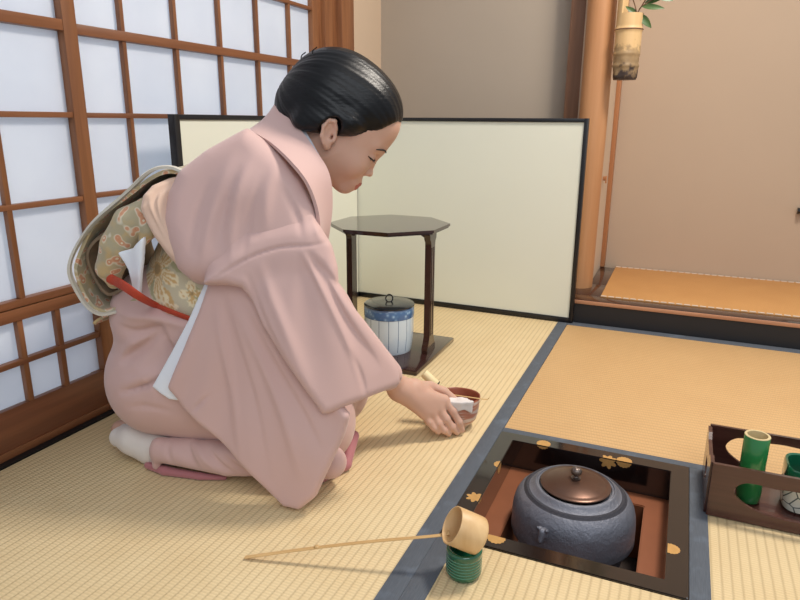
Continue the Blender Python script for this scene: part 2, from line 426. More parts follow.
def field_obj(name, f, mats, parent, it=2, color=None, matfn=None, post=None):
    V, Fq = f.mesh(); V = relax(V, Fq, it)
    if post is not None: V = post(V)
    me = bpy.data.meshes.new(name); off = np.array(parent.location) if parent is not None else 0
    me.vertices.add(len(V)); me.vertices.foreach_set('co', (V-off).astype(np.float32).ravel())
    me.loops.add(Fq.size); me.loops.foreach_set('vertex_index', Fq.astype(np.int32).ravel())
    me.polygons.add(len(Fq)); me.polygons.foreach_set('loop_start', np.arange(0, Fq.size, 4, dtype=np.int32)); me.polygons.foreach_set('loop_total', np.full(len(Fq), 4, np.int32))
    me.update(calc_edges=True); me.validate(); me.polygons.foreach_set('use_smooth', np.ones(len(me.polygons), bool))
    if color is not None:
        c = color(V); a = me.color_attributes.new('pattern', 'FLOAT_COLOR', 'POINT'); a.data.foreach_set('color', np.concatenate([c, np.ones((len(V), 1))], 1).astype(np.float32).ravel())
    if matfn is not None and len(me.polygons) == len(Fq):
        me.polygons.foreach_set('material_index', matfn(V[Fq].mean(1)).astype(np.int32))
    return link(name, me, mats, parent)
# ================================================================ THE ROOM
S = 'structure'
bm = bmesh.new()
PX0, PX1, PY0, PY1 = -.31, .055, .99, 1.375
box(bm, -1.34, 1.9, -.2, PY0-.0, -.1, -.052); box(bm, -1.34, 1.9, PY1, 3.05, -.1, -.052)
box(bm, -1.34, PX0, PY0, PY1, -.1, -.052); box(bm, PX1, 1.9, PY0, PY1, -.1, -.052)
obj('floor', bm, M['wood_dark'], kind=S)
bm = bmesh.new(); box(bm, -1.34, -1.262, -.2, 2.75, -.052, .004); obj('trim_1', bm, M['wood_dark'], kind=S)

def shoji(name, Xf, y0, y1, vs, lvs, st0, st1):
    """sliding paper screen: stiles, rails, muntins, paper behind, solid base board"""
    bm = bmesh.new(); d = .024
    box(bm, Xf-d, Xf, y0, y0+st0, .004, 1.95, .0015); box(bm, Xf-d, Xf, y1-st1, y1, .004, 1.95, .0015)
    r = obj(name, bm, M['wood_shoji'], kind=S)
    a, b = y0+st0, y1-st1
    bm = bmesh.new()
    for z0, z1 in ((.004, .022), (.3, .327), (.329, .345), (1.9, 1.95)): box(bm, Xf-d+.001, Xf-.001, a, b, z0, z1, .0015)
    box(bm, Xf-d+.001, Xf-.0005, a, b, .905, .928, .0015)
    obj('rail', bm, M['wood_shoji_h'], r)
    bm = bmesh.new(); box(bm, Xf-d+.004, Xf-.004, a, b, .022, .113, .0015); obj('base_board', bm, M['wood_board'], r)
    for z in (.54, .728, 1.11, 1.30, 1.49, 1.68): bm = bmesh.new(); box(bm, Xf-.019, Xf-.003, a, b, z-.006, z+.006, .001); obj('muntin', bm, M['wood_shoji_h'], r)
    bm = bmesh.new(); box(bm, Xf-.019, Xf-.003, a, b, .201, .213, .001); obj('muntin', bm, M['wood_shoji_h'], r)
    for y in vs: bm = bmesh.new(); box(bm, Xf-.018, Xf-.004, y-.006, y+.006, .345, 1.9, .001); obj('muntin', bm, M['wood_shoji'], r)
    for y in lvs: bm = bmesh.new(); box(bm, Xf-.018, Xf-.004, y-.0065, y+.0065, .113, .3, .001); obj('muntin', bm, M['wood_shoji'], r)
    bm = bmesh.new(); box(bm, Xf-.0225, Xf-.0205, a, b, .113, 1.9); obj('paper', bm, M['paper'], r)
    return r
shoji('door_1', -1.276, .2, 1.139, (.37, .56, .74, .918), (.35, .44, .53, .62, .715, .81, .902, .996), .035, .036)
shoji('door_2', -1.302, 1.10, 2.27, (1.303, 1.491, 1.681, 1.870, 2.060), (1.21, 1.303, 1.397, 1.491, 1.586, 1.681, 1.775, 1.870, 1.965, 2.060, 2.15), .036, .06)
bm = bmesh.new(); box(bm, -1.34, -1.285, 2.27, 2.36, -.05, 2.4, .002); box(bm, -1.34, -1.262, 2.36, 2.46, -.05, 2.4, .003); obj('trim_2', bm, M['wood_shoji'], kind=S)
bm = bmesh.new(); box(bm, -1.36, -1.28, 2.46, 2.80, -.05, 2.4); obj('wall_left', bm, M['wall_pale'], kind=S)
bm = bmesh.new(); box(bm, -1.28, -.40, 2.75, 2.80, -.05, 2.4); obj('wall_back', bm, M['wall_grey'], kind=S)
bm = bmesh.new(); box(bm, -.455, -.388, 2.655, 2.749, -.05, 2.4, .004); obj('trim_3', bm, M['wood_brown'], kind=S)
# alcove
bm = bmesh.new(); box(bm, -.35, 1.6, 3.04, 3.10, -.05, 2.4); obj('wall_alcove', bm, M['wall_tan'], kind=S)
bm = bmesh.new(); box(bm, -.40, -.303, 2.652, 3.04, .0, 2.4); obj('wall_alcove_side', bm, M['wall_pale'], kind=S)
bm = bmesh.new(); box(bm, -.303, -.284, 3.005, 3.039, .088, 2.4, .002); obj('trim_4', bm, M['wood_strip'], kind=S)
bm = bmesh.new(); box(bm, -.40, 1.6, 2.381, 2.40, 0, .073); box(bm, -.40, 1.6, 2.40, 3.04, .0, .060); obj('alcove_step', bm, M['kamachi'], kind=S)
bm = bmesh.new(); box(bm, -.40, 1.6, 2.378, 2.384, .074, .087, .001); obj('trim_5', bm, M['wood_tan'], kind=S)
bm = bmesh.new(); box(bm, -.40, 1.6, 2.384, 2.4595, .0605, .088, .001); box(bm, -.302, -.2375, 2.652, 3.004, .0605, .088, .001); box(bm, -.40, -.2375, 2.4597, 2.6518, .0605, .088, .001); obj('trim_6', bm, M['lacquer_brown'], kind=S)
# alcove pillar: a peeled log, a little irregular
bm = bmesh.new(); seg = 40; prev = None
for i in range(26):
    z = .0885+i*2.3/25
    ring = []
    for j in range(seg):
        a = 2*PI*j/seg; r = .050+.0015*math.sin(a*2+z*2)+.0012*math.sin(3*a-z*5)
        ring.append(bm.verts.new((-.3365+r*math.cos(a)+.002*math.sin(z*3), 2.60+r*math.sin(a), z)))
    if prev:
        for j in range(seg): bm.faces.new((prev[j], prev[(j+1) % seg], ring[(j+1) % seg], ring[j]))
    else: bm.faces.new(ring[::-1])
    prev = ring
bm.faces.new(prev); o = obj('alcove_pillar', bm, M['wood_post'], kind=S)
bm = bmesh.new(); box(bm, -.303, -.288, 2.80, 2.815, .490, .507, .002); box(bm, -.292, -.286, 2.792, 2.802, .480, .510, .002)
tag(obj('wall_peg', bm, M['wood_strip']), 'small wooden peg on the pale strip of wall beside the alcove pillar', 'peg')

def mat(label, x0, x1, y0, y1, m, borders, hole=None):
    t = thing('tatami_mat', label, 'tatami mat', ((x0+x1)/2, (y0+y1)/2, -.05), 'straw mats covering the floor')
    bm = bmesh.new(); box(bm, x0, x1, y0, y1, -.0515, 0, .0015); obj('rush_surface', bm, m, t)
    for bx in borders:
        bm = bmesh.new(); box(bm, *bx, -.0505, .0016, .0008); obj('cloth_border', bm, M['heri'], t)
    return t
mat('long pale ribbed straw mat under the kneeling woman and the water jar stand', -1.259, -.3345, .35, 2.60, M['tatami_near'], [(-.3700, -.3340, .3495, 2.6005)])
mat('amber straw mat between the sunken hearth and the alcove step', -.3335, 1.57, 1.4035, 2.377, M['tatami_far'], [(-.3335, 1.571, 1.4030, 1.426), (-.3335, 1.571, 2.338, 2.3775)])
mat('pale straw mat in the foreground carrying the green lid rest', -.3335, .0815, .35, .9605, M['tatami_near'], [(-.3340, -.2965, .3495, .9608)])
mat('pale straw mat at lower right under the smoking tray', .0825, 1.03, .35, 1.4025, M['tatami_near'], [(.0820, .114, .3495, 1.4028)])
# the alcove's own mat
t = thing('alcove_mat', 'orange straw mat with white stitched edges on the alcove floor', 'mat', (.6, 2.75, .06))
bm = bmesh.new(); box(bm, -.2365, 1.55, 2.4603, 3.035, .0605, .0895, .001); obj('rush_surface', bm, M['goza'], t)
def dashes(y0, y1):
    bm = bmesh.new(); x = -.235
    while x < 1.54: box(bm, x, x+.020, y0, y1, .0896, .0918, .0006); x += .0262
    return bm
obj('stitched_edge', dashes(2.4606, 2.470), M['stitch'], t); obj('stitched_edge', dashes(3.018, 3.030), M['stitch'], t)

# ================================================================ folding screen (two leaves)
t = thing('folding_screen', 'low two-leaf cream paper screen in a thin black frame, standing behind the woman', 'screen', (-1.21, 2.38, 0))
def leaf(P0, P1, w, zt, nm):
    A = Vector((P1[0]-P0[0], P1[1]-P0[1], 0)); L = A.length; A.normalize()
    T = Matrix(((A.x, -A.y, 0, P0[0]), (A.y, A.x, 0, P0[1]), (0, 0, 1, 0), (0, 0, 0, 1)))
    def b(x0, x1, y0, y1, z0, z1, bev=.001): bm = bmesh.new(); box(bm, x0, x1, y0, y1, z0, z1, bev, M4=T); return bm
    pn = obj('paper_leaf', b(w*.6 if nm == 'b' else 0, L-w*.6 if nm == 'a' else L, -.006, .006, .012, zt-.008, 0), M['screen_paper'], t)
    fr = b(0, w, -.011, .011, .0025, zt) if nm == 'b' else b(L-w, L, -.011, .011, .0025, zt)
    x0, x1 = (w, L-.001) if nm == 'b' else (.001, L-w)
    box(fr, x0, x1, -.0108, .0108, zt-.0135, zt-.0003, .001, M4=T); box(fr, x0, x1, -.0108, .0108, .0027, .021, .001, M4=T)
    obj('leaf_frame', fr, M['black_frame'], t)
leaf((-1.2165, 2.383), (-.3175, 2.367), .0145, .733, 'a'); leaf((-1.2175, 1.345), (-1.2175, 2.37), .020, .733, 'b')

# ================================================================ water-jar stand
CX, CY = -.82, 1.825
t = thing('display_stand', 'dark lacquer two-post stand with octagonal top beside the screen', 'stand', (CX, CY, 0))
bm = bmesh.new(); box(bm, -.99, -.652, 1.645, 1.982, .0025, .015, .0015); obj('base_board', bm, M['lacquer_brown'], t)
bm = bmesh.new(); R8 = .187
loop = [(R8*math.cos(PI/8+k*PI/4), R8*math.sin(PI/8+k*PI/4)) for k in range(8)]
def ngon_slab(bm, loop, z0, z1, c, s=1.):
    a = [bm.verts.new((c[0]+x*s, c[1]+y*s, z1)) for x, y in loop]; b = [bm.verts.new((c[0]+x, c[1]+y, z0)) for x, y in loop]
    bm.faces.new(a); bm.faces.new(b[::-1]); n = len(loop)
    for i in range(n): bm.faces.new((b[i], b[(i+1) % n], a[(i+1) % n], a[i]))
ngon_slab(bm, loop, .407, .415, (CX, CY)); ngon_slab(bm, [(x*.975, y*.975) for x, y in loop], .402, .407, (CX, CY))
obj('tabletop', bm, M['lacquer_brown'], t, smooth=False)
for sx in (-1, 1):
    X = CX+sx*.135
    # waisted board post: wider at foot and head, outline in the Y-Z plane
    out = [(-.034, .0), (-.034, .018), (-.026, .03), (-.017, .05), (-.0165, .34), (-.018, .352), (-.026, .362), (-.027, .374), (-.036, .381), (-.038, .3865)]
    out = out+[(-a, b) for a, b in reversed(out)]
    bm = bmesh.new(); plate(bm, out, [], (X, CY, .0155), (0, 1, 0), (0, 0, 1), .020)
    ps = obj('post', bm, M['lacquer_brown'], t, ang=50)
    bm = bmesh.new(); 
    for s2 in (-1, 1): box(bm, X+sx*.0095, X+sx*.0115, CY+s2*.008-.0035, CY+s2*.008+.0035, .07, .35, .0008)
    obj('post_moulding', bm, M['lacquer_brown'], ps)
    bm = bmesh.new(); plate(bm, [(0, 0), (0, -.035), (-.006, -.034), (-.008, -.022), (-.017, -.018), (-.022, -.006), (-.030, 0)], [], (X+(-sx)*.010, CY, .4015), (sx, 0, 0), (0, 0, 1), .012); obj('bracket', bm, M['lacquer_brown'], t)

# ================================================================ water jar
JX, JY, JR = -.808, 1.795, .0785; z0 = .0155
t = thing('water_jar', 'white porcelain water jar with blue stripes and a black lid on the lacquer stand', 'jar', (JX, JY, z0))
bm = bmesh.new(); N = 120
prof = [(0, .006), (.062, .006), (.063, 0), (.070, 0), (.0725, .008), (.0755, .03), (JR, .06), (JR, .113), (JR+.0008, .114), (JR+.0008, .140), (JR-.002, .145), (JR-.007, .145), (JR-.008, .12), (0, .12)]
def seg_m(k): return lambda i: 1 if (i % 12) in (0,) else 0
mi = [0, 0, 0, 0, seg_m(0), seg_m(0), seg_m(0), 1, 2, 0, 0, 0, 0]
lathe(bm, prof, (JX, JY, z0), 240, [0, 0, 0, 0] + [lambda i: 1 if (i % 15) in (0,) else 0]*3 + [1, 2, 1, 0, 0, 0])
obj('jar_body', bm, [M['porcelain'], M['blue_line'], M['blue_band']], t)
bm = bmesh.new(); lathe(bm, [(0, .1455), (JR-.001, .1455), (JR+.0012, .147), (JR+.0012, .150), (JR-.004, .1535), (.03, .155), (0, .155)], (JX, JY, z0)); ld = obj('lid', bm, M['lid_black'], t)
bm = bmesh.new(); ring = [(JX+.011*math.cos(a)*.88, JY+.011*math.cos(a)*.47, z0+.166+.0125*math.sin(a)) for a in [2*PI*k/28 for k in range(28)]]
tube(bm, ring, .0022, 8, closed=True); box(bm, JX-.004, JX+.004, JY-.004, JY+.004, z0+.154, z0+.157, .001); obj('lid_ring', bm, M['lid_black'], ld)

# ================================================================ sunken hearth
X0, X1, Y0, Y1 = -.3330, .0812, .9613, 1.4025; W = .036
t = thing('sunken_hearth', 'square hearth sunk in the mats, black lacquer frame with gold flower crests', 'hearth', ((X0+X1)/2, (Y0+Y1)/2, -.05))
bm = bmesh.new()
o4 = [(X0, Y0), (X1, Y0), (X1, Y1), (X0, Y1)]; i4 = [(X0+W, Y0+W), (X1-W, Y0+W), (X1-W, Y1-W), (X0+W, Y1-W)]
def ringbox(bm, o4, i4, z0, z1, mi=0):
    L = [[bm.verts.new((x, y, z)) for x, y in q] for q, z in ((o4, z0), (o4, z1), (i4, z1), (i4, z0))]
    for a, b in zip(L, L[1:]+L[:1]):
        for k in range(4): bm.faces.new((a[k], a[(k+1) % 4], b[(k+1) % 4], b[k])).material_index = mi
ringbox(bm, o4, i4, -.067, .003)
bmesh.ops.recalc_face_normals(bm, faces=bm.faces)
bmesh.ops.bevel(bm, geom=list(bm.edges), offset=.0015, segments=2, affect='EDGES')
fr = obj('hearth_frame', bm, M['lacquer_frame'], t)
def crest(cx, cy, n, R, side, kind='k'):
    """gold crest folded over the frame's inner edge: centre on that edge, side in N,S,E,W; part on the top, part on the inner face"""
    bm = bmesh.new(); K = 72
    P = []
    for k in range(K):
        a = 2*PI*k/K
        r = R*(.90+.10*abs(math.cos(a*n/2))) if kind == 'k' else R*(.62+.38*abs(math.cos(a*n/2))**1.4)
        P.append((r*math.cos(a), r*math.sin(a)))
    def clip(P, s):
        Q_ = []; n_ = len(P)
        for i in range(n_):
            a, b = P[i], P[(i+1) % n_]
            if a[1]*s >= 0: Q_.append(a)
            if a[1]*b[1] < 0: t_ = a[1]/(a[1]-b[1]); Q_.append((a[0]+(b[0]-a[0])*t_, 0))
        return Q_
    dx, dy = {'N': (0, 1), 'S': (0, -1), 'E': (1, 0), 'W': (-1, 0)}[side]; tx, ty = -dy, dx
    up = clip([(x, y-cy) for x, y in P], 1); dn = clip([(x, y-cy) for x, y in P], -1)
    bx, by = cx
    if len(up) > 2: bm.faces.new([bm.verts.new((bx+tx*x+dx*(y+.0016), by+ty*x+dy*(y+.0016), .00325)) for x, y in up])
    if len(dn) > 2: bm.faces.new([bm.verts.new((bx+tx*x-dx*.00025, by+ty*x-dy*.00025, .0014+y)) for x, y in dn])
    r = bmesh.ops.solidify(bm, geom=list(bm.faces), thickness=.0002)
    return bm
IX0, IX1, IY0, IY1 = X0+W, X1-W, Y0+W, Y1-W
for a in (((-.228, IY1), -.010, 16, .0165, 'N'), ((-.050, IY1), -.004, 16, .017, 'N'), ((-.083, IY1), .004, 7, .019, 'N', 'l'),
          ((IX1, 1.085), -.006, 16, .015, 'E'), ((IX0, 1.245), .004, 14, .015, 'W'), ((IX0, 1.10), -.010, 7, .018, 'W', 'l'),
          ((-.235, IY0), -.005, 14, .017, 'S')):
    obj('gold_crest', crest(*a), M['gold'], fr)
# copper-coloured inner kerb and the ash below
o5 = [(X0+.022, Y0+.022), (X1-.022, Y0+.022), (X1-.022, Y1-.022), (X0+.022, Y1-.022)]; i5 = [(X0+.080, Y0+.080), (X1-.080, Y0+.080), (X1-.080, Y1-.080), (X0+.080, Y1-.080)]
bm = bmesh.new(); ringbox(bm, o5, i5, -.20, -.0675); bmesh.ops.recalc_face_normals(bm, faces=bm.faces); bmesh.ops.bevel(bm, geom=list(bm.edges), offset=.002, segments=2, affect='EDGES')
obj('hearth_lining', bm, M['copper'], t)
bm = bmesh.new(); box(bm, X0+.022, X1-.022, Y0+.022, Y1-.022, -.215, -.2005); obj('ash_bed', bm, M['ash'], t)
KX, KY = -.128, 1.180
bm = bmesh.new()
for k in range(3):
    a = 2*PI*k/3+.4; tube(bm, [(KX+.055*math.cos(a), KY+.055*math.sin(a), -.200), (KX+.055*math.cos(a), KY+.055*math.sin(a), -.164)], .006, 10)
tube(bm, [(KX+.055*math.cos(2*PI*k/32), KY+.055*math.sin(2*PI*k/32), -.165) for k in range(32)], .005, 8, closed=True)
obj('trivet', bm, M['hearth_dark'], t)
# kettle
t = thing('iron_kettle', 'squat grey cast iron kettle with a bronze lid sitting in the hearth', 'kettle', (KX, KY, -.164))
bm = bmesh.new()
KZ = .021
prof = [(0, -.185), (.06, -.183), (.090, -.165), (.100, -.135), (.1030, -.108), (.1100, -.098), (.1185, -.092), (.1200, -.088), (.1195, -.075), (.1190, -.052), (.1175, -.038), (.1140, -.0245), (.108, -.0135), (.099, -.005), (.0955, -.0030), (.0945, -.0005), (.0925, .0004), (.0900, -.0006), (.0885, -.0004), (.084, .0040), (.0790, .0075), (.0775, .0105), (.0750, .011), (.0735, .0085), (.0700, .0090), (.0685, .0045), (.063, .0040), (.0620, -.006), (.0605, -.02)]
mm = [0]*len(prof)
for i in (13, 14, 15, 16, 17): mm[i] = 1
prof = [(r, z+KZ) for r, z in prof]
lathe(bm, prof, (KX, KY, 0), 128, mm); kb = obj('kettle_body', bm, [M['iron'], M['iron_rough']], t, ang=60)
bm = bmesh.new(); lathe(bm, [(0, .0105), (.05, .0105), (.066, .0105), (.0675, .0115), (.0678, .0135), (.0660, .0150), (.060, .0150), (.056, .0165), (.040, .0215), (.020, .0245), (.012, .0250), (0, .0250)], (KX, KY, KZ), 96); ld = obj('lid', bm, M['bronze'], t, ang=50)
bm = bmesh.new(); lathe(bm, [(0, .0245), (.009, .0248), (.0095, .0265), (.005, .0280), (.0038, .0300), (.0045, .0315), (.008, .0330), (.0108, .0370), (.0112, .0410), (.0095, .0455), (.006, .0480), (.0025, .0485), (0, .0470)], (KX, KY, KZ), 32); obj('lid_knob', bm, M['silver'], ld)
for a in (math.radians(252), math.radians(72)):
    f = Field((-.03, -.03, -.03), (.03, .03, .03), .0012); f.ell((0, 0, 0), (.012, .009, .014), k=0); f.cone((.008, 0, .010), (.014, 0, -.006), .006, .005, .006); f.cone((.004, -.007, .012), (.010, -.009, .016), .004, .002, .004); f.cone((.004, .007, .012), (.010, .009, .016), .004, .002, .004); f.cone((.009, -.02, -.006), (.009, .02, -.006), .0035, .0035, .002, op='s')
    V, Fq = f.mesh(); bm = bmesh.new(); c, s_ = math.cos(a), math.sin(a); Rr = .1165
    vs = [bm.verts.new((KX+c*(v[0]+Rr)-s_*v[1], KY+s_*(v[0]+Rr)+c*v[1], v[2]-.020)) for v in V]
    for q in Fq: bm.faces.new([vs[i] for i in q])
    obj('lug', bm, M['iron'], kb, ang=180)

# ================================================================ green lid rest and bamboo ladle
GX, GY = -.2610, .8815
bm = bmesh.new(); GR = .0295
prof = [(0, .004), (.020, .004), (.022, 0), (.026, 0), (GR-.0005, .006)]
mats_ = [0, 0, 0, 0]
z = .010
for k in range(6):
    prof += [(GR, z), (GR-.0006, z+.0008), (GR, z+.0016)]; mats_ += [0, 1, 1]; z += .0055
prof += [(GR, .046), (GR-.0005, .049), (GR-.003, .050), (GR-.006, .049), (GR-.0065, .03), (0, .028)]; mats_ += [0, 0, 0, 0, 0, 0]
lathe(bm, prof, (GX, GY, .0005), 96, mats_[:len(prof)-1])
o = obj('lid_rest', bm, [M['green_glaze'], M['green_line']], ang=60); tag(o, 'small green glazed ceramic lid rest with scratched rings, under the ladle cup', 'lid rest')
# ladle: cup axis n points out of the mouth
mouth = np.array([-.2790, .8675, .0955]); bott = np.array([-.2385, .8925, .0690]); n_ = (mouth-bott); L = np.linalg.norm(n_); n_ /= L
zq = Vector((0, 0, 1)).rotation_difference(Vector(n_)).to_matrix().to_4x4()
t = thing('bamboo_ladle', 'pale bamboo water ladle, its cup tipped on the green rest and handle on the mat', 'ladle', tuple(bott))
bm = bmesh.new(); CR = .0310; L = .052
bott = mouth-n_*L
lathe(bm, [(0, 0), (CR-.003, 0), (CR-.0005, .002), (CR, .006), (CR, L-.0008), (CR-.0008, L), (CR-.0022, L), (CR-.0028, L-.001), (CR-.0030, .006), (0, .0055)], tuple(bott), 72, M4=zq)
cup = obj('cup', bm, M['bamboo'], t, ang=45)
tip = np.array([-.612, .765, .0035])
# handle leaves the cup wall at its left side
att = atY(441, 538, .872); att = np.array([-.305, .872, .0650])
hp = spline([tip, tip*.66+att*.34+np.array([0, 0, .003]), tip*.33+att*.67+np.array([0, 0, .003]), att, att+np.array([.018, .008, .006])], 8)
bm = bmesh.new(); nh = len(hp)
rads = [.0042-.0006*(i/nh) if i < nh*.72 else .0038+.0035*((i/nh-.72)/.28) for i in range(nh)]
tube(bm, hp, rads, 10, flat=(0, 0, 1)); hd = obj('handle', bm, M['bamboo_rod'], t, ang=60)
k = int(nh*.30); bm = bmesh.new(); bmesh.ops.create_icosphere(bm, subdivisions=2, radius=1); 
for v in bm.verts: v.co = Vector((v.co.x*.005, v.co.y*.0045, v.co.z*.0032))+hp[k]+Vector((0, 0, .0012))
obj('node', bm, M['bamboo_rod'], hd)
bm = bmesh.new(); 
pl = [Vector(mouth-n_*.030+q) for q in (np.array([-.012, .008, -.016]), np.array([-.010, .004, -.006]), np.array([-.008, 0, -.004]))]
tube(bm, spline(pl, 4), .0028, 8); obj('handle_end', bm, M['bamboo_rod'], cup)

# ================================================================ tray with bamboo tube and fire bowl
TX0, TX1, TY0, TY1, TH = .1105, .385, 1.229, 1.402, .108
t = thing('smoking_tray', 'reddish brown lacquered tray box with shaped openings in its sides, on the right mat', 'tray', (TX0, TY0, .0))
bm = bmesh.new(); box(bm, TX0, TX1, TY0, TY1, .002, .012, .001); obj('tray_base', bm, M['lacquer_tray'], t)
def smooth_loop(pts, n=5):
    P = [Vector((p[0], p[1], 0)) for p in pts]; m = len(P); out = []
    for i in range(m):
        a, b, c, d = P[i-1], P[i], P[(i+1) % m], P[(i+2) % m]
        for k in range(n):
            s = k/n; q = .5*((2*b)+(c-a)*s+(2*a-5*b+4*c-d)*s*s+(3*b-a-3*c+d)*s**3); out.append((q.x, q.y))
    return out
def heart(x0, x1, z0, z1, f=1):
    w = x1-x0; h = z1-z0
    return smooth_loop([(x0+.0*w, z0+.62*h), (x0+.03*w, z0+.84*h), (x0+.10*w, z0+.98*h), (x0+.20*w, z1), (x0+.33*w, z1-.03*h), (x0+.5*w, z1), (x0+.67*w, z1-.03*h), (x0+.8*w, z1), (x0+.9*w, z0+.98*h), (x0+.97*w, z0+.84*h), (x0+w, z0+.62*h),
                        (x0+.94*w, z0+.36*h), (x0+.82*w, z0+.14*h), (x0+.66*w, z0+.02*h), (x0+.5*w, z0), (x0+.34*w, z0+.02*h), (x0+.18*w, z0+.14*h), (x0+.06*w, z0+.36*h)], 4)
LX = TX1-TX0
bm = bmesh.new(); plate(bm, [(0, 0), (LX, 0), (LX, TH), (0, TH)], [heart(.040, LX-.04, .022, .082)], (TX0, TY0-.0005, .002), (1, 0, 0), (0, 0, 1), .007); obj('side_board', bm, M['lacquer_tray'], t, smooth=False)
bm = bmesh.new(); plate(bm, [(0, 0), (LX, 0), (LX, TH), (0, TH)], [heart(.034, LX-.034, .022, .090)], (TX0, TY1+.0005, .002), (1, 0, 0), (0, 0, 1), .007); obj('side_board', bm, M['lacquer_tray'], t, smooth=False)
for X in (TX0-.0005, TX1+.0005):
    D = TY1-TY0-.009; bm = bmesh.new(); plate(bm, [(0, 0), (D, 0), (D, TH-.002), (D-.03, TH-.002), (D-.045, TH-.012), (.045, TH-.012), (.03, TH-.002), (0, TH-.002)], [heart(.06, D-.06, .03, .07)], (X, TY0+.0045, .002), (0, 1, 0), (0, 0, 1), .007); obj('end_board', bm, M['lacquer_tray'], t, smooth=False)
BX, BY = .184, 1.295; bm = bmesh.new()
lathe(bm, [(0, .001), (.020, .001), (.0218, .003), (.0225, .02), (.0222, .08), (.0225, .1375), (.0218, .1385), (.0180, .1385), (.0175, .137), (.0175, .03), (0, .03)], (BX, BY, .0125), 56, [0, 0, 0, 0, 0, 1, 1, 1, 1, 1])
o = obj('bamboo_ash_tube', bm, [M['bamboo_green'], M['bamboo_cut']], ang=50); tag(o, 'upright green bamboo tube standing inside the lacquered tray', 'bamboo tube')
HX, HY = .283, 1.312; bm = bmesh.new(); q4 = []
def sq(r, z, n=64, e=3.2):
    return [bm.verts.new((HX+r*math.copysign(abs(math.cos(a))**(2/e), math.cos(a)), HY+r*math.copysign(abs(math.sin(a))**(2/e), math.sin(a)), .0125+z)) for a in [2*PI*k/n+.3*0 for k in range(n)]]
prof = [(.030, 0, 0), (.040, .004, 0), (.043, .02, 0), (.0445, .066, 0), (.0448, .073, 1), (.044, .086, 1), (.0425, .089, 1), (.0385, .087, 1), (.037, .075, 1), (.034, .05, 1)]
rs = [sq(r, z) for r, z, m_ in prof]; bm.faces.new(rs[0][::-1]); bm.faces.new(rs[-1]).material_index = 2
for k, (a, b) in enumerate(zip(rs, rs[1:])):
    for i in range(64): bm.faces.new((a[i], a[(i+1) % 64], b[(i+1) % 64], b[i])).material_index = prof[k+1][2]
o = obj('fire_bowl', bm, [M['crackle'], M['green_glaze'], M['ash']], ang=50); tag(o, 'white crackled ceramic fire bowl with green glazed rim at the right frame edge', 'ceramic bowl')

# ================================================================ hanging bamboo vase with a leafy twig
VX, VY, VZ, VR = -.228, 2.545, .800, .0445
b0 = atY(625, 78, VY); VX = float(b0[0]); VZ = float(b0[2])-.006; VX -= .002
t = thing('bamboo_vase', 'old bamboo flower vase hanging at the alcove pillar', 'vase', (VX, VY, VZ))
bm = bmesh.new(); seg = 56
zs = [0, .004, .03, .045, .05, .055, .10, .112, .118, .124, .18, .186, .192, .198, .26, .274, .275]
top = .216
def vr(z):
    r = VR*(.93+.07*min(1, z/.1))
    for zz, a in ((.045, .0025), (.085, .002), (.165, .0032)): r += a*math.exp(-((z-zz)/.006)**2)
    return r-.003*math.exp(-(z/.006)**2)
zs = [i*top/60 for i in range(61)]
outer = [[bm.verts.new(((vr(z)+.0012*math.sin(5*a+z*60)*max(0, 1-z/.12))*math.cos(a), (vr(z)+.0012*math.sin(5*a+z*60)*max(0, 1-z/.12))*math.sin(a), z)) for a in [2*PI*k/seg for k in range(seg)]] for z in zs]
bm.faces.new(outer[0][::-1])
for a, b in zip(outer, outer[1:]):
    for i in range(seg): bm.faces.new((a[i], a[(i+1) % seg], b[(i+1) % seg], b[i]))
ri = VR-.007; inn = [[bm.verts.new((ri*math.cos(2*PI*k/seg), ri*math.sin(2*PI*k/seg), z)) for k in range(seg)] for z in (top, top-.12)]
for i in range(seg):
    bm.faces.new((outer[-1][i], outer[-1][(i+1) % seg], inn[0][(i+1) % seg], inn[0][i])); bm.faces.new((inn[0][i], inn[0][(i+1) % seg], inn[1][(i+1) % seg], inn[1][i]))
bm.faces.new(inn[1])
# back strip rising past the window to the hanging ring (left/back side of the tube)
a0, a1 = math.radians(110), math.radians(236); K = 14
for (r0, r1) in ((VR-.0065, VR),):
    g = [[[bm.verts.new((r*math.cos(a0+(a1-a0)*k/K), r*math.sin(a0+(a1-a0)*k/K), z)) for k in range(K+1)] for z in (top-.002, .33, .45)] for r in (r0, r1)]
    for lay in g:
        for a, b in zip(lay, lay[1:]):
            for k in range(K): bm.faces.new((a[k], a[k+1], b[k+1], b[k]))
    for zi in range(2):
        for k in (0, K): bm.faces.new((g[0][zi][k], g[1][zi][k], g[1][zi+1][k], g[0][zi+1][k]))
    for k in range(K): bm.faces.new((g[0][2][k], g[1][2][k], g[1][2][k+1], g[0][2][k+1]))
me = finish(bm, True, 50); o = link('vase_body', me, M['vase'], t)
for zz in (.165,):
    bm = bmesh.new(); tube(bm, [(VX+(vr(zz)-.001)*math.cos(2*PI*k/40), VY+(vr(zz)-.001)*math.sin(2*PI*k/40), VZ+zz) for k in range(40)], .0022, 8, closed=True); obj('node_ring', bm, M['wood_brown'], t)
bm = bmesh.new(); tube(bm, [(VX-.030, VY, VZ+.415), (VX-.060, VY+.02, VZ+.418), (-.3100, 2.560, VZ+.416)], .003, 8); obj('hanging_hook', bm, M['wood_dark'], t)
t2 = thing('leafy_twig', 'green leafy twig standing in the hanging bamboo vase', 'twig', (VX+.02, VY, VZ+.2))
bm = bmesh.new(); b = np.array([VX, VY, VZ])
tw = [b+np.array(q) for q in ((.008, 0, .12), (.024, -.01, .212), (.036, -.02, .236), (.056, -.03, .265), (.10, -.03, .30))]
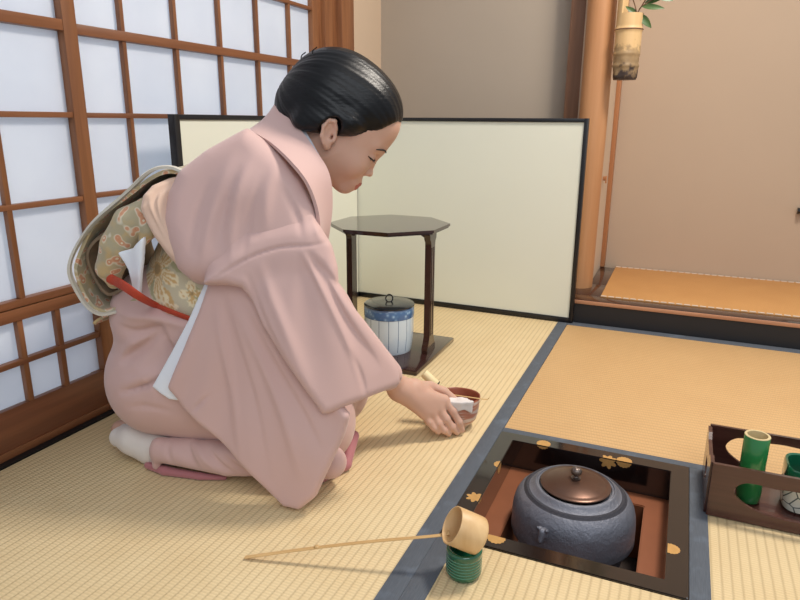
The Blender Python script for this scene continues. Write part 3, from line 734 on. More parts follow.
tube(bm, spline(tw, 6), .0022, 8); tube(bm, spline([tw[1], tw[1]+np.array([-.02, -.01, .05]), tw[1]+np.array([-.05, -.01, .085])], 6), .0018, 8); tube(bm, spline([tw[2], tw[2]+np.array([.04, -.01, .02]), tw[2]+np.array([.07, -.01, .022])], 6), .0016, 8)
obj('branch', bm, M['stem'], t2)
def leafm(base, d, w, L, up=(0, -1, .2), curl=.15):
    base = Vector(base); d = Vector(d).normalized(); upv = Vector(up); sd = d.cross(upv).normalized(); nn = sd.cross(d).normalized()
    bm = bmesh.new(); rows = []
    for i in range(11):
        s = i/10; ww = w*math.sin(PI*min(1, s*.96+.03))**.8*(1-.25*s); rows.append([bm.verts.new(base+d*L*s+sd*ww*q-nn*(curl*L*s*s)+nn*abs(q)*.25*ww) for q in (-1, -.5, 0, .5, 1)])
    for a, b_ in zip(rows, rows[1:]):
        for k in range(4): bm.faces.new((a[k], a[k+1], b_[k+1], b_[k]))
    bmesh.ops.recalc_face_normals(bm, faces=bm.faces); bmesh.ops.solidify(bm, geom=list(bm.faces), thickness=.0005); return bm
T1 = tw[1]; T2 = tw[2]
for base, d, w, L in ((T1+np.array([.006, 0, .0]), (.75, -.1, -.75), .014, .062), (T2, (.95, -.2, -.12), .011, .075), (T2+np.array([.01, 0, .01]), (.9, -.1, .25), .012, .06), (T2+np.array([-.004, 0, .02]), (-.4, -.2, .8), .014, .06), (T2+np.array([.05, -.01, .024]), (1, -.1, -.25), .010, .05), (tw[3], (.2, -.3, .9), .016, .07), (tw[3], (.9, -.3, .3), .014, .07), (T1, (-.7, -.1, .5), .010, .05)):
    obj('leaf', leafm(base, d, w, L), M['leaf'], t2)
# ---- scroll roller at the right edge of the alcove wall
sc = atY(800, 212, 2.985); t = thing('hanging_scroll', 'scroll on the alcove wall, only its black roller knob reaching into the frame at right', 'scroll', (float(sc[0])+.20, 3.0, float(sc[2])))
bm = bmesh.new(); sx, sy, sz = float(sc[0]), 3.020, float(sc[2])
Mx = Matrix.Rotation(PI/2, 4, 'Y')
lathe(bm, [(0, 0), (.012, 0), (.0135, .002), (.0125, .010), (.0095, .016), (.0095, .022), (0, .022)], (sx-.006, sy, sz), 32, M4=Mx); obj('roller_knob', bm, M['lacquer_black'], t)
bm = bmesh.new(); lathe(bm, [(0, 0), (.010, 0), (.010, .40), (0, .40)], (sx+.016, sy, sz), 32, M4=Mx); obj('roller', bm, M['linen'], t)
bm = bmesh.new(); box(bm, sx+.020, sx+.412, 3.031, 3.0325, sz, sz+1.2); obj('scroll_paper', bm, M['screen_paper'], t)

# ================================================================ tea bowl and tools
QX, QY = -.442, 1.392
t = thing('tea_bowl', 'small reddish brown tea bowl with white brushed streaks, held by the woman', 'bowl', (QX, QY, 0))
bm = bmesh.new(); rs = []; K = 96
prof = [(0, .004, 0), (.020, .004, 0), (.022, .0008, 0), (.0255, .001, 0), (.027, .007, 0), (.036, .012, 0), (.045, .024, 0), (.0490, .042, 0), (.0505, .062, 0), (.0518, .0775, 0), (.0512, .0792, 1), (.0498, .0792, 1), (.0484, .077, 1), (.0465, .045, 1), (.0400, .022, 1), (.026, .012, 1), (0, .010, 1)]
lathe(bm, [(a, b) for a, b, c in prof], (QX, QY, .0012), K, [c for a, b, c in prof][1:])
for v in bm.verts:
    a = math.atan2(v.co.y-QY, v.co.x-QX); h = (v.co.z)/.072
    v.co.x += .0012*math.sin(2*a+.6)*h; v.co.y += .0008*math.cos(2*a)*h; v.co.z += .0009*math.sin(2*a+1)*h**3
obj('bowl_wall', bm, [M['raku'], M['raku_in']], t, ang=60)
# folded cloth in the bowl
f = Field((QX-.07, QY-.08, .0), (QX+.05, QY+.05, .10), .002)
f.ell((QX+.004, QY-.012, .040), (.026, .022, .022), k=0); f.cone((QX-.016, QY-.020, .060), (QX+.012, QY-.028, .058), .0125, .013, .01); f.cone((QX+.004, QY-.026, .064), (QX+.026, QY-.010, .056), .012, .013, .006); f.ell((QX-.008, QY-.026, .078), (.012, .008, .009), k=.004); f.ell((QX+.012, QY-.026, .078), (.013, .009, .009), k=.004)

def drape(X, Y, Z):
    dx, dy = X-QX, Y-QY; r_ = np.hypot(dx, dy); a_ = np.arctan2(dy, dx)+1.22; lo_ = .055+.010*np.sin(a_*5+1)+.012*a_
    shell = np.abs(r_-.0555-.0012*np.sin(a_*16)-(Z-.08)*.06)-.0022
    return np.maximum(np.maximum(shell, np.maximum(lo_-Z, Z-.086)), (np.abs(a_)-.62)*.05)
f.put(drape, (QX-.06, QY-.07, .04), (QX+.06, QY+.0, .09), .004)
def over(X, Y, Z):
    dx, dy = X-QX, Y-QY; r_ = np.hypot(dx, dy); a_ = np.arctan2(dy, dx)+1.22
    return np.maximum(np.maximum(np.abs(Z-.0845-.0012*np.sin(a_*9))-.0026, np.maximum(r_-.0565, .030-r_)), (np.abs(a_)-.60)*.05)
f.put(over, (QX-.06, QY-.07, .07), (QX+.06, QY+.0, .095), .005)
o = field_obj('folded_cloth', f, M['linen'], None); tag(o, 'crumpled white linen cloth tucked in the tea bowl and over its near rim', 'cloth')
# whisk: handle up-left, tines in the bowl
w0 = Vector((QX-.012, QY+.000, .060)); w1 = Vector(atY(425, 374, 1.380)); dd = (w1-w0).normalized(); w0 = w1-dd*.088
t = thing('tea_whisk', 'cream bamboo tea whisk leaning out over the left rim of the bowl', 'whisk', tuple(w1))
zq = Vector((0, 0, 1)).rotation_difference(dd).to_matrix().to_4x4()
bm = bmesh.new(); lathe(bm, [(0, 0), (.0110, 0), (.0115, .002), (.0112, .042), (.0100, .044), (0, .044)], tuple(w1-dd*.040), 40, M4=zq); wh = obj('handle', bm, M['bamboo_cream'], t)
bm = bmesh.new(); lathe(bm, [(.0110, 0), (.0120, .0005), (.0120, .003), (.0110, .0035)], tuple(w1-dd*.040), 40, M4=zq); obj('binding_thread', bm, M['wood_dark'], t)
bm = bmesh.new()
for k in range(36):
    a = 2*PI*k/36; pts = [Vector((r*math.cos(a), r*math.sin(a), z)) for r, z in ((.0088, 0), (.0110, -.012), (.0135, -.026), (.0120, -.036))]
    tube(bm, [zq @ p+(w1-dd*.040) for p in pts], .0006, 5)
o = obj('tines', bm, M['bamboo_cream'], t); o['kind'] = 'stuff'
sp0 = Vector(atY(448, 399, 1.372)); sp1 = Vector(atY(494, 399, 1.36)); sp0 = Vector((QX-.040, QY-.012, .0835)); sp1 = Vector((QX+.072, QY-.004, .0830))
bm = bmesh.new(); tube(bm, spline([sp0, sp0.lerp(sp1, .4), sp0.lerp(sp1, .85), sp1+Vector((0, 0, .001)), sp1+Vector((.006, .001, .006))], 6), .0024, 8, flat=(0, 0, 1))
o = obj('tea_scoop', bm, M['bamboo_rod']); tag(o, 'thin bamboo tea scoop lying across the rim of the tea bowl', 'scoop')
# ================================================================ THE KNEELING WOMAN
person = thing('person', 'woman kneeling in a dusty pink kimono, bent forward setting down a tea bowl', 'person', tuple(BO))
# head frame: F forward, U up, L to her left
g_, p_ = math.radians(27), math.radians(37)
hz = np.array([math.cos(g_), math.sin(g_), 0.])
hF = math.cos(p_)*hz + np.array([0, 0, -math.sin(p_)]); hU = math.sin(p_)*hz + np.array([0, 0, math.cos(p_)]); hL = np.cross(hU, hF)
HC = Q(350, 129, 0.)
def h(x, y, z): return HC + x*hF + y*hL + z*hU
AX = [hF, hL, hU]
neck0 = Bp(.300, 0, .600)
wr = Q(400, 389, .035); elb = Bp(.385, -.11, .36); shR = Bp(.265, -.135, .585)
B = Field((-1.22, .90, .002), (-.38, 1.42, .86), .009,
          fine=[((-.80, -9, -9), (-.44, 9, 9), .0025), ((-9, 1.08, -9), (9, 1.37, 9), .0025), ((-9, -9, .0), (9, 9, .15), .0025), ((-9, -9, .56), (9, 9, .85), .0025)])
# trunk and legs (under the clothes)
B.cone(Bp(.03, 0, .20), Bp(.13, 0, .36), .095, .085, .03, ax=LF, sc=1.35)
B.cone(Bp(.13, 0, .36), Bp(.235, 0, .54), .085, .085, .03, ax=LF, sc=1.45)
B.cone(Bp(.235, 0, .54), Bp(.28, 0, .59), .080, .050, .03, ax=LF, sc=1.6)
for s in (-1, 1):
    B.chain([Bp(.03, .085*s, .17), Bp(.345, .095*s, .115)], [.075, .052], .03)
    B.chain([Bp(.345, .09*s, .085), Bp(.02, .07*s, .055)], [.050, .033], .02)
    B.chain([Bp(.02, .07*s, .055), Bp(-.11, .05*s, .035)], [.032, .020], .02)
B.chain([Bp(.27, .12, .585), Bp(.30, .16, .34), Bp(.37, .09, .205)], [.045, .036, .026], .03)      # left arm resting on the thigh
B.ell(Bp(.40, .07, .195), (.045, .035, .014), [FW, LF, [0, 0, 1]], .015)
for k in range(4): B.chain([Bp(.42, .045+.018*k, .195), Bp(.46, .04+.017*k, .19), Bp(.48, .038+.016*k, .178)], [.009, .008, .007], .004)
B.chain([shR, elb, wr], [.045, .036, .0245], .03)
# neck and head
B.cone(neck0, h(-.045, 0, -.055), .055, .050, .03)
B.cone(h(-.03, 0, -.05), h(-.075, 0, -.13), .048, .052, .02)
B.ell(h(-.012, 0, .032), (.092, .073, .084), AX, .03)
B.ell(h(.016, 0, -.028), (.060, .060, .078), AX, .03)
B.cone(h(.000, 0, -.062), h(.050, 0, -.0925), .050, .018, .03)
B.ell(h(.058, 0, -.100), (.014, .016, .011), AX, .014)
for s in (-1, 1):
    B.ell(h(.042, .034*s, -.045), (.028, .024, .028), AX, .02)
    B.cone(h(.067, .010*s, .003), h(.054, .040*s, .004), .012, .010, .015)
    B.ell(h(.083, .031*s, -.0165), (.016, .014, .009), AX, .012, op='s')
    B.ell(h(.0610, .0305*s, -.0190), (.0125, .0150, .0105), AX, .005)
B.ell(h(.045, 0, .04), (.034, .045, .04), AX, .02)
B.cone(h(.067, 0, -.008), h(.0805, 0, -.0440), .0060, .0068, .012)
B.ell(h(.0825, 0, -.0470), (.0080, .0078, .0066), AX, .006)
for s in (-1, 1): B.ell(h(.0745, .0105*s, -.0500), (.0085, .0062, .0060), AX, .005)
B.ell(h(.064, 0, -.078), (.018, .026, .020), AX, .012)
B.cone(h(.0790, -.004, -.0760), h(.0710, -.0200, -.0795), .0050, .0028, .004); B.cone(h(.0790, .004, -.0760), h(.0710, .0200, -.0795), .0050, .0028, .004)
B.cone(h(.0760, -.006, -.0860), h(.0700, -.0180, -.0825), .0060, .0030, .004); B.cone(h(.0760, .006, -.0860), h(.0700, .0180, -.0825), .0060, .0030, .004)
B.cone(h(.0855, -.008, -.0812), h(.0760, -.022, -.0812), .0012, .0012, .003, op='s'); B.cone(h(.0855, .008, -.0812), h(.0760, .022, -.0812), .0012, .0012, .003, op='s')
for s in (-1, 1):
    ea = [(.96*hF+.28*hU)*1., hL, (.96*hU-.28*hF)]
    def e_(x, y, z): return h(-.027+.96*x-.28*z, y*s, -.028+.96*z+.28*x)
    B.ell(e_(0, .074, 0), (.0150, .0070, .0270), ea, .005)
    B.ell(e_(.003, .071, -.024), (.0085, .0065, .0090), ea, .004)
    rim = [e_(.010, .078, .012), e_(.003, .082, .024), e_(-.008, .083, .022), e_(-.0135, .083, .008), e_(-.011, .081, -.010), e_(-.003, .079, -.022)]
    B.chain(rim, [.0035]*6, .003)
    B.ell(e_(.002, .0830, .001), (.0075, .0080, .0150), ea, .003, op='s')
    B.ell(e_(.008, .0780, -.006), (.0045, .0090, .0060), ea, .003, op='s')
    B.cone(e_(.0125, .076, -.011), e_(.0125, .075, -.003), .0040, .0035, .003)
# right hand
kn = [Q(444, 399, .075+.0), Q(439, 407, .062), Q(432, 413, .048), Q(423, 414, .032)]
def HP(u, v, Y): return atY(u, v, Y)
fingers = [
    ([(444, 400, 1.333), (453, 411, 1.336), (459, 422, 1.339), (462, 430, 1.346)], [.0108, .0095, .0085, .0072]),
    ([(438, 407, 1.316), (446, 419, 1.318), (452, 427, 1.325), (457, 433, 1.337)], [.0108, .0095, .0085, .0072]),
    ([(431, 412, 1.300), (438, 423, 1.303), (444, 430, 1.310), (449, 434, 1.322)], [.0100, .0088, .0080, .0068]),
    ([(423, 413, 1.286), (429, 422, 1.288), (434, 428, 1.294), (438, 432, 1.304)], [.0092, .0080, .0072, .0062])]
for (pts, rr) in fingers:
    P_ = [HP(*q) for q in pts]; P_ = [np.array([q[0], q[1], max(q[2], .010)]) for q in P_]
    B.cone(wr, P_[0], .0215, .0128, .014)
    for i in range(3): B.cone(P_[i], P_[i+1], rr[i], rr[i+1], .0045 if i else .006)
P_ = [HP(*q) for q in ((414, 387, 1.285), (430, 386, 1.335), (444, 391, 1.357), (456, 400, 1.366))]
B.cone(wr, P_[0], .021, .016, .014)
for i, (a, b) in enumerate(((.0160, .0115), (.0110, .0098), (.0095, .0075))): B.cone(P_[i], P_[i+1], a, b, .010 if i == 0 else .004)
B.cone(P_[0], HP(438, 403, 1.325), .015, .012, .012)
def skinmat(C):
    d = C-HC; x, y, z = d@hF, d@hL, d@hU
    return ((x > .066) & (np.abs(y) < .022-.0) & (((z+.0812)/.0105)**2+(y/.021)**2 < 1)).astype(int)
field_obj('body', B, [M['skin'], M['lip']], person, it=2, matfn=skinmat)
def on_skin(x, y, z, lift=.0006):
    """project a head-frame point along x onto the modelled skin"""
    ax = B.ax
    for i in range(120):
        p = h(x+.03-i*.0006, y, z); ii = [int(np.searchsorted(ax[k], p[k]))-1 for k in range(3)]
        if B.F[ii[0], ii[1], ii[2]] < 0: return p+hF*(lift+.0006)
    return h(x, y, z)
for s in (-1, 1):
    bm = bmesh.new(); pts = [on_skin(.06, s*y, z) for y, z in ((.014, .0065), (.022, .0085), (.032, .0080), (.042, .0050), (.049, .0005))]
    tube(bm, spline(pts, 5), [.0009+.0009*math.sin(PI*min(1, (i+3)/24)) for i in range(21)], 8); obj('eyebrow', bm, M['brow'], person)
    bm = bmesh.new(); pts = [on_skin(.06, s*y, z) for y, z in ((.0175, -.0165), (.025, -.0185), (.033, -.0200), (.042, -.0200), (.052, -.0190))]
    tube(bm, spline(pts, 5), [.0009+.0011*math.sin(PI*i/20) for i in range(21)], 8)
    for q in range(9):
        a = Vector(on_skin(.06, s*(.021+.0033*q), -.0195)); tube(bm, [a, a+Vector(hF*.006-hU*.0035+hL*s*.001)], [.0006, .0003], 5)
    obj('eyelashes', bm, M['brow'], person)
# hair: swept back into a low bun
Hf = Field(HC-.2, HC+.2, .0032)
Hf.ell(h(-.042, 0, .036), (.111, .080, .092), AX, 0)
Hf.ell(h(.006, 0, .055), (.070, .072, .059), AX, .03)
Hf.ell(h(-.060, 0, .000), (.085, .080, .085), AX, .03)
Hf.ell(h(-.108, 0, -.014), (.048, .056, .058), AX, .016)
Hf.ell(h(-.102, 0, .024), (.045, .056, .050), AX, .012)
for s in (-1, 1): Hf.cone(h(-.005, .072*s, .010), h(-.075, .062*s, -.040), .020, .022, .02)
# cut away the face below the hairline
def facecut(X, Y, Z):
    dx, dy, dz = X-HC[0], Y-HC[1], Z-HC[2]
    x = dx*hF[0]+dy*hF[1]+dz*hF[2]; y = dx*hL[0]+dy*hL[1]+dz*hL[2]; z = dx*hU[0]+dy*hU[1]+dz*hU[2]
    ay = np.abs(y); f1 = z-(.066-.55*np.maximum(ay-.030, 0)*1.2-np.maximum(.060-x, 0)*1.35)          # below the hairline plane
    lim = -.006-x                                                                                       # and in front of the ears
    return np.maximum(f1, lim)*.7
Hf.put(facecut, HC-.2, HC+.2, .012, 's')
def napecut(X, Y, Z):
    dx, dy, dz = X-HC[0], Y-HC[1], Z-HC[2]
    x = dx*hF[0]+dy*hF[1]+dz*hF[2]; z = dx*hU[0]+dy*hU[1]+dz*hU[2]
    return np.maximum(z-(-.035+.9*(x+.05)*-1*0-.55*(-.03-x)), -.085-x)*.8
Hf.put(napecut, HC-.2, HC+.2, .010, 's')
for s in (-1, 1): Hf.ell(h(-.028, .088*s, -.030), (.019, .028, .034), AX, .004, op='s')
# combed strands: fine ridges running from the hairline to the bun
def comb(V):
    d = V-HC; x, y, z = d@hF, d@hL, d@hU
    ang = np.arctan2(z-.0, y); amp = .0004*np.sin(ang*52+x*14)+.0007*np.sin(ang*17+x*9+1.3)
    n = d/np.linalg.norm(d, axis=1)[:, None]; return V+n*amp[:, None]
field_obj('hair', Hf, M['hair'], person, it=2, post=comb)
bm = bmesh.new()
for q in ((-.136, .02, .052), (-.142, -.01, .040), (-.128, -.03, .060)):
    bm = bmesh.new(); a = Vector(h(*q)); tube(bm, spline([a, a+Vector(-hF*.012+hU*.012), a+Vector(-hF*.010+hU*.024)], 4), .0011, 6); obj('hair_wisp', bm, M['hair'], person)

# ---------------------------------------------------------------- kimono
KM = M['kimono']
def cast_w(u, v, pl, off):
    """plane coordinates of the point of the bent sheet seen in that direction"""
    O, A, Bv = pl; N = np.cross(A, Bv); N /= np.linalg.norm(N); w = ray(u, v); a = b = d = 0.
    for _ in range(12):
        p = CAM + w*(N.dot(O+N*d-CAM)/N.dot(w)); a, b = (p-O).dot(A), (p-O).dot(Bv); d = .5*d+.5*float(off(a, b))
    return (a, b)
def fold_fn(folds):
    """cloth folds as displacement away from the body: (outline, width, height, kind) on the body's near side"""
    L = []
    for pts, w, amp, kind in folds:
        P = np.array([[FW.dot(q-BO), q[2]] for q in (np.array(x) for x in spline([tuple(Q(u, v, -.21)) for u, v in pts], 4))]); L.append((P, w, amp, kind))
    def fn(V):
        d3 = V-BO; s_ = d3@FW; t_ = d3@LF; z_ = V[:, 2]; out = np.zeros(len(V))
        for P, w, amp, kind in L:
            R_ = w*5; m = (s_ > P[:, 0].min()-R_) & (s_ < P[:, 0].max()+R_) & (z_ > P[:, 1].min()-R_) & (z_ < P[:, 1].max()+R_)
            if not m.any(): continue
            x, z = s_[m], z_[m]; best = np.full(len(x), 9.); sg = np.zeros(len(x)); al = np.zeros(len(x)); n = len(P)-1
            for i in range(n):
                e = P[i+1]-P[i]; wx, wz = x-P[i][0], z-P[i][1]; tt = np.clip((wx*e[0]+wz*e[1])/(e.dot(e)+1e-12), 0, 1)
                dd = np.hypot(wx-e[0]*tt, wz-e[1]*tt); c = dd < best; best[c] = dd[c]; sg[c] = np.sign(e[0]*wz-e[1]*wx)[c]; al[c] = ((i+tt)/n)[c]
            tap = np.sin(np.pi*np.clip(al, .0, 1))**1.1 if kind[0] != 'o' else np.clip((1-al)*3, 0, 1)
            if 'r' in kind: g = np.exp(-(best/w)**2)
            elif 'l' in kind: g = np.where(sg > 0, np.exp(-(best/w)**2), np.exp(-(best/(w*3.2))**2))     # soft on the right, sharp on the left
            else: g = np.where(sg < 0, np.exp(-(best/w)**2), np.exp(-(best/(w*3.2))**2))
            out[m] += amp*g*tap
        wt = np.clip((-t_-.02)/.08, 0, 1)
        return V-LF[None, :]*(out*wt)[:, None]
    return fn
def plane3(a, b, c):
    a, b, c = map(np.array, (a, b, c)); N = np.cross(b-a, c-a); N /= np.linalg.norm(N); A = b-a; A /= np.linalg.norm(A); return a, A, np.cross(N, A)
def cast(u, v, O, A, Bv):
    N = np.cross(A, Bv); w = ray(u, v); p = CAM + w*(N.dot(O-CAM)/N.dot(w)); return ((p-O).dot(A), (p-O).dot(Bv))
K = Field((-1.26, .84, .002), (-.36, 1.47, .76), .0052)
up = np.array([0, 0, 1.])
# hips, thighs and the skirt folded under
K.cone(Bp(.060, 0, .215), Bp(.10, 0, .30), .126, .112, .0, ax=LF, sc=1.32)
for s in (-1, 1):
    K.cone(Bp(.030, .08*s, .182), Bp(.368, .100*s, .110), .124, .076, .06)
    K.cone(Bp(.365, .092*s, .072), Bp(.10, .08*s, .062), .058, .050, .04)
K.cone(Bp(.20, 0, .17), Bp(.345, 0, .12), .11, .078, .05, ax=LF, sc=1.3)
# torso
K.cone(Bp(.11, 0, .33), Bp(.205, 0, .50), .108, .112, .04, ax=LF, sc=1.35)
K.cone(Bp(.200, 0, .50), Bp(.240, 0, .570), .112, .074, .04, ax=LF, sc=1.5)
K.cone(Bp(.235, .10, .57), Bp(.25, .15, .40), .055, .075, .04); K.cone(Bp(.25, .15, .40), Bp(.34, .11, .24), .075, .060, .03)
K.cone(Bp(.24, 0, .56), Bp(.285, 0, .592), .062, .056, .03, ax=LF, sc=1.35)
K.cone(shR, elb, .050, .042, .03)
# back and shoulder cloth, blousing over the sash: a broad sheet curved round the torso
s3 = plane3(Q(262, 150, -.115), Q(190, 268, -.190), Q(328, 240, -.150))
def wave3(a, b): return 0*a+0*b
K.sheet(*s3, [cast(u, v, *s3) for u, v in ((250, 130), (238, 136), (209, 152), (182, 173), (171, 196), (167, 222), (172, 244), (181, 269), (194, 280), (210, 282), (250, 270), (300, 262), (324, 262), (324, 240), (316, 208), (304, 182), (286, 160), (264, 140))], .046, .045, wave3, .05)
def on_field(F_, u, v, t0=-.30, inset=0.):
    for i in range(160):
        t = t0+i*.002; p = Q(u, v, t); ii = [int(np.searchsorted(F_.ax[k], p[k])) for k in range(3)]
        if all(0 <= ii[k] < len(F_.ax[k]) for k in range(3)) and F_.F[ii[0], ii[1], ii[2]] < 0: return Q(u, v, t+inset)
    return Q(u, v, t0+.10)
K.cone(Bp(.03, -.06, .325), Bp(.12, -.06, .325), .105, .10, .03, ax=LF, sc=1.2)
hip_folds = fold_fn([
    ([(102, 314), (125, 319), (155, 322), (195, 336)], .011, .013, 'r'), ([(106, 329), (130, 335), (150, 331), (160, 333)], .005, -.014, 'l'),
    ([(110, 370), (125, 357), (142, 345), (160, 333)], .0045, -.014, 'l'), ([(109, 362), (124, 349), (141, 338)], .008, .005, 'r'),
    ([(114, 396), (133, 391), (150, 385), (166, 374)], .0045, -.013, 'r'), ([(112, 386), (135, 381), (155, 372)], .009, .005, 'r'),
    ([(158, 333), (161, 346), (168, 358), (178, 366)], .004, -.012, 'l'), ([(120, 410), (145, 408), (175, 415)], .006, -.004, 'r'),
    # soft drapes on the back and shoulder
    ([(228, 148), (214, 195), (208, 240), (205, 275)], .010, .0055, 'r'), ([(206, 178), (196, 215), (192, 255)], .006, -.004, 'r'), ([(248, 150), (236, 190), (232, 235), (236, 262)], .010, .006, 'r'),
    ([(236, 165), (224, 205), (220, 250)], .006, -.0045, 'r'), ([(270, 152), (264, 200), (264, 240)], .010, .005, 'r'), ([(258, 175), (248, 215), (246, 255)], .006, -.0045, 'r'),
    ([(288, 165), (300, 195), (312, 225), (322, 245)], .006, .007, 'r'), ([(276, 185), (292, 215), (302, 240)], .006, -.005, 'r'), ([(300, 180), (312, 210), (322, 232)], .005, -.005, 'r')])
K.put(lambda X, Y, Z: Z-.004+0*X+0*Y, (-1.3, .8, -.1), (-.3, 1.5, .01), .01, 's')
field_obj('kimono', K, KM, person, it=2, post=hip_folds)
# hem layer under the thigh and its rose lining
f = Field((-1.10, .84, .003), (-.42, 1.35, .20), .005)
f.chain([Q(163, 450, -.165), Q(230, 458, -.18), Q(330, 462, -.17)], [.026, .036, .034], 0)
f.cone(Q(168, 450, -.12), Q(320, 462, -.10), .034, .040, .02)
f.cone(Q(157, 443, -.17), Q(156, 466, -.17), .008, .008, .015)
f.put(lambda X, Y, Z: Z-.0035+0*X+0*Y, (-1.3, .8, -.1), (-.3, 1.5, .01), .006, 's')
field_obj('skirt_hem', f, KM, person, post=fold_fn([([(172, 438), (186, 455), (200, 472)], .005, -.010, 'l'), ([(182, 438), (200, 456), (222, 474)], .007, .006, 'r'), ([(196, 444), (218, 462), (240, 478)], .005, -.010, 'l'), ([(215, 450), (240, 468), (268, 484)], .005, -.009, 'l'), ([(160, 440), (163, 455), (170, 468)], .005, -.006, 'r'), ([(240, 456), (270, 476), (300, 490)], .006, -.008, 'l')]))
f = Field((-1.10, .82, .001), (-.70, 1.35, .06), .0035)
f.chain([np.append(atZ(148, 466, .008)[:2], .010), np.append(atZ(165, 472, .006)[:2], .009), np.append(atZ(200, 477, .006)[:2], .008), np.append(atZ(225, 478, .006)[:2], .006)], [.008, .010, .008, .005], 0)
field_obj('rose_lining', f, M['kimono_red'], person)
f = Field((-.80, .82, .001), (-.42, 1.35, .12), .0035)
f.chain([np.append(atZ(354, 448, .02)[:2], .05), np.append(atZ(346, 466, .01)[:2], .014), np.append(atZ(322, 480, .01)[:2], .010)], [.012, .012, .006], 0)
field_obj('rose_lining', f, M['kimono_red'], person)

# ---------------------------------------------------------------- right sleeve: hanging bag and arm part
s1 = plane3(Q(212, 281, -.195), Q(165, 386, -.215), np.append(atZ(292, 506, .008)[:2], .008))
poly1 = [cast(u, v, *s1) for u, v in ((212, 276), (201, 310), (186, 348), (170, 386), (185, 408), (225, 445), (262, 482), (284, 506), (300, 509), (317, 495), (332, 462), (344, 436), (350, 415), (336, 398), (318, 368), (298, 330), (284, 292), (262, 276), (236, 272))]
apx = cast(225, 262, *s1)
def wave1(a, b):
    th = np.arctan2(b-apx[1], a-apx[0]); r = np.sqrt((a-apx[0])**2+(b-apx[1])**2); g = np.clip(r/.24, 0, 1)
    return g*g*(.0035*np.sin(th*9+.6)+.003*np.sin(th*19+r*8))+.003*g*np.sin(a*14+b*19)
f = Field((-1.02, .82, .003), (-.40, 1.25, .60), .0038)
f.sheet(*s1, poly1, .014, .012, wave1, 0)
f.put(lambda X, Y, Z: Z-.004+0*X+0*Y, (-1.3, .8, -.1), (-.3, 1.5, .02), .006, 's')
field_obj('sleeve_bag', f, KM, person, post=fold_fn([([(216, 292), (226, 340), (240, 400), (250, 455)], .009, .007, 'r'), ([(222, 290), (240, 340), (262, 400), (280, 470)], .007, -.006, 'l'), ([(236, 300), (262, 350), (292, 410), (310, 465)], .010, .008, 'r'), ([(246, 305), (275, 355), (310, 405), (330, 440)], .007, -.007, 'l'), ([(196, 408), (205, 398), (216, 388)], .003, -.004, 'r')]))
s0 = (s1[0]+np.cross(s1[1], s1[2])*(.012 if np.cross(s1[1], s1[2]).dot(CAM-s1[0]) < 0 else -.012), s1[1], s1[2])
polyL = [cast(u, v, *s0) for u, v in ((205, 284), (188, 322), (171, 354), (153, 386), (171, 399), (190, 402), (205, 340), (216, 284))]
f = Field((-1.02, .82, .05), (-.60, 1.20, .56), .003)
f.sheet(*s0, polyL, .0055, .003, wave1, 0)
field_obj('white_sleeve_lining', f, M['white_silk'], person)
s2 = plane3(Q(244, 286, -.222), Q(325, 412, -.264), Q(335, 266, -.184))
n2 = np.cross(s2[1], s2[2]); n2 /= np.linalg.norm(n2); inw = 1. if n2.dot(LF) > 0 else -1.
e0 = np.array(cast(325, 412, *s2)); e1_ = np.array(cast(338, 262, *s2)); ed = (e1_-e0)/np.linalg.norm(e1_-e0); en = np.array([ed[1], -ed[0]]); cc = np.array(cast(400, 380, *s2))
if (cc-e0).dot(en) < 0: en = -en
def bend(a, b):
    q = (a-e0[0])*en[0]+(b-e0[1])*en[1]; q = np.maximum(q+.035, 0); return inw*np.minimum(3.4*q*q, 1.05*q)
cor = cast(300, 225, *s2)
def wave2(a, b):
    th = np.arctan2(b-cor[1], a-cor[0]); r_ = np.sqrt((a-cor[0])**2+(b-cor[1])**2); g = np.clip((r_-.04)/.2, 0, 1)
    return bend(a, b)+g*(.0035*np.sin(th*9+2.2)+.0015*np.sin(th*19+1))
poly2 = [cast_w(u, v, s2, bend) for u, v in ((206, 283), (228, 284), (243, 288), (252, 300), (264, 326), (282, 356), (303, 386), (323, 414), (330, 413), (345, 406), (375, 394), (405, 382), (406, 377), (396, 363), (380, 341), (365, 321), (350, 303), (338, 284), (338, 268), (331, 246), (318, 232), (290, 232), (250, 240))]
f = Field((-.98, .78, .06), (-.42, 1.36, .66), .0036)
f.sheet(*s2, poly2, .020, .014, wave2, 0)
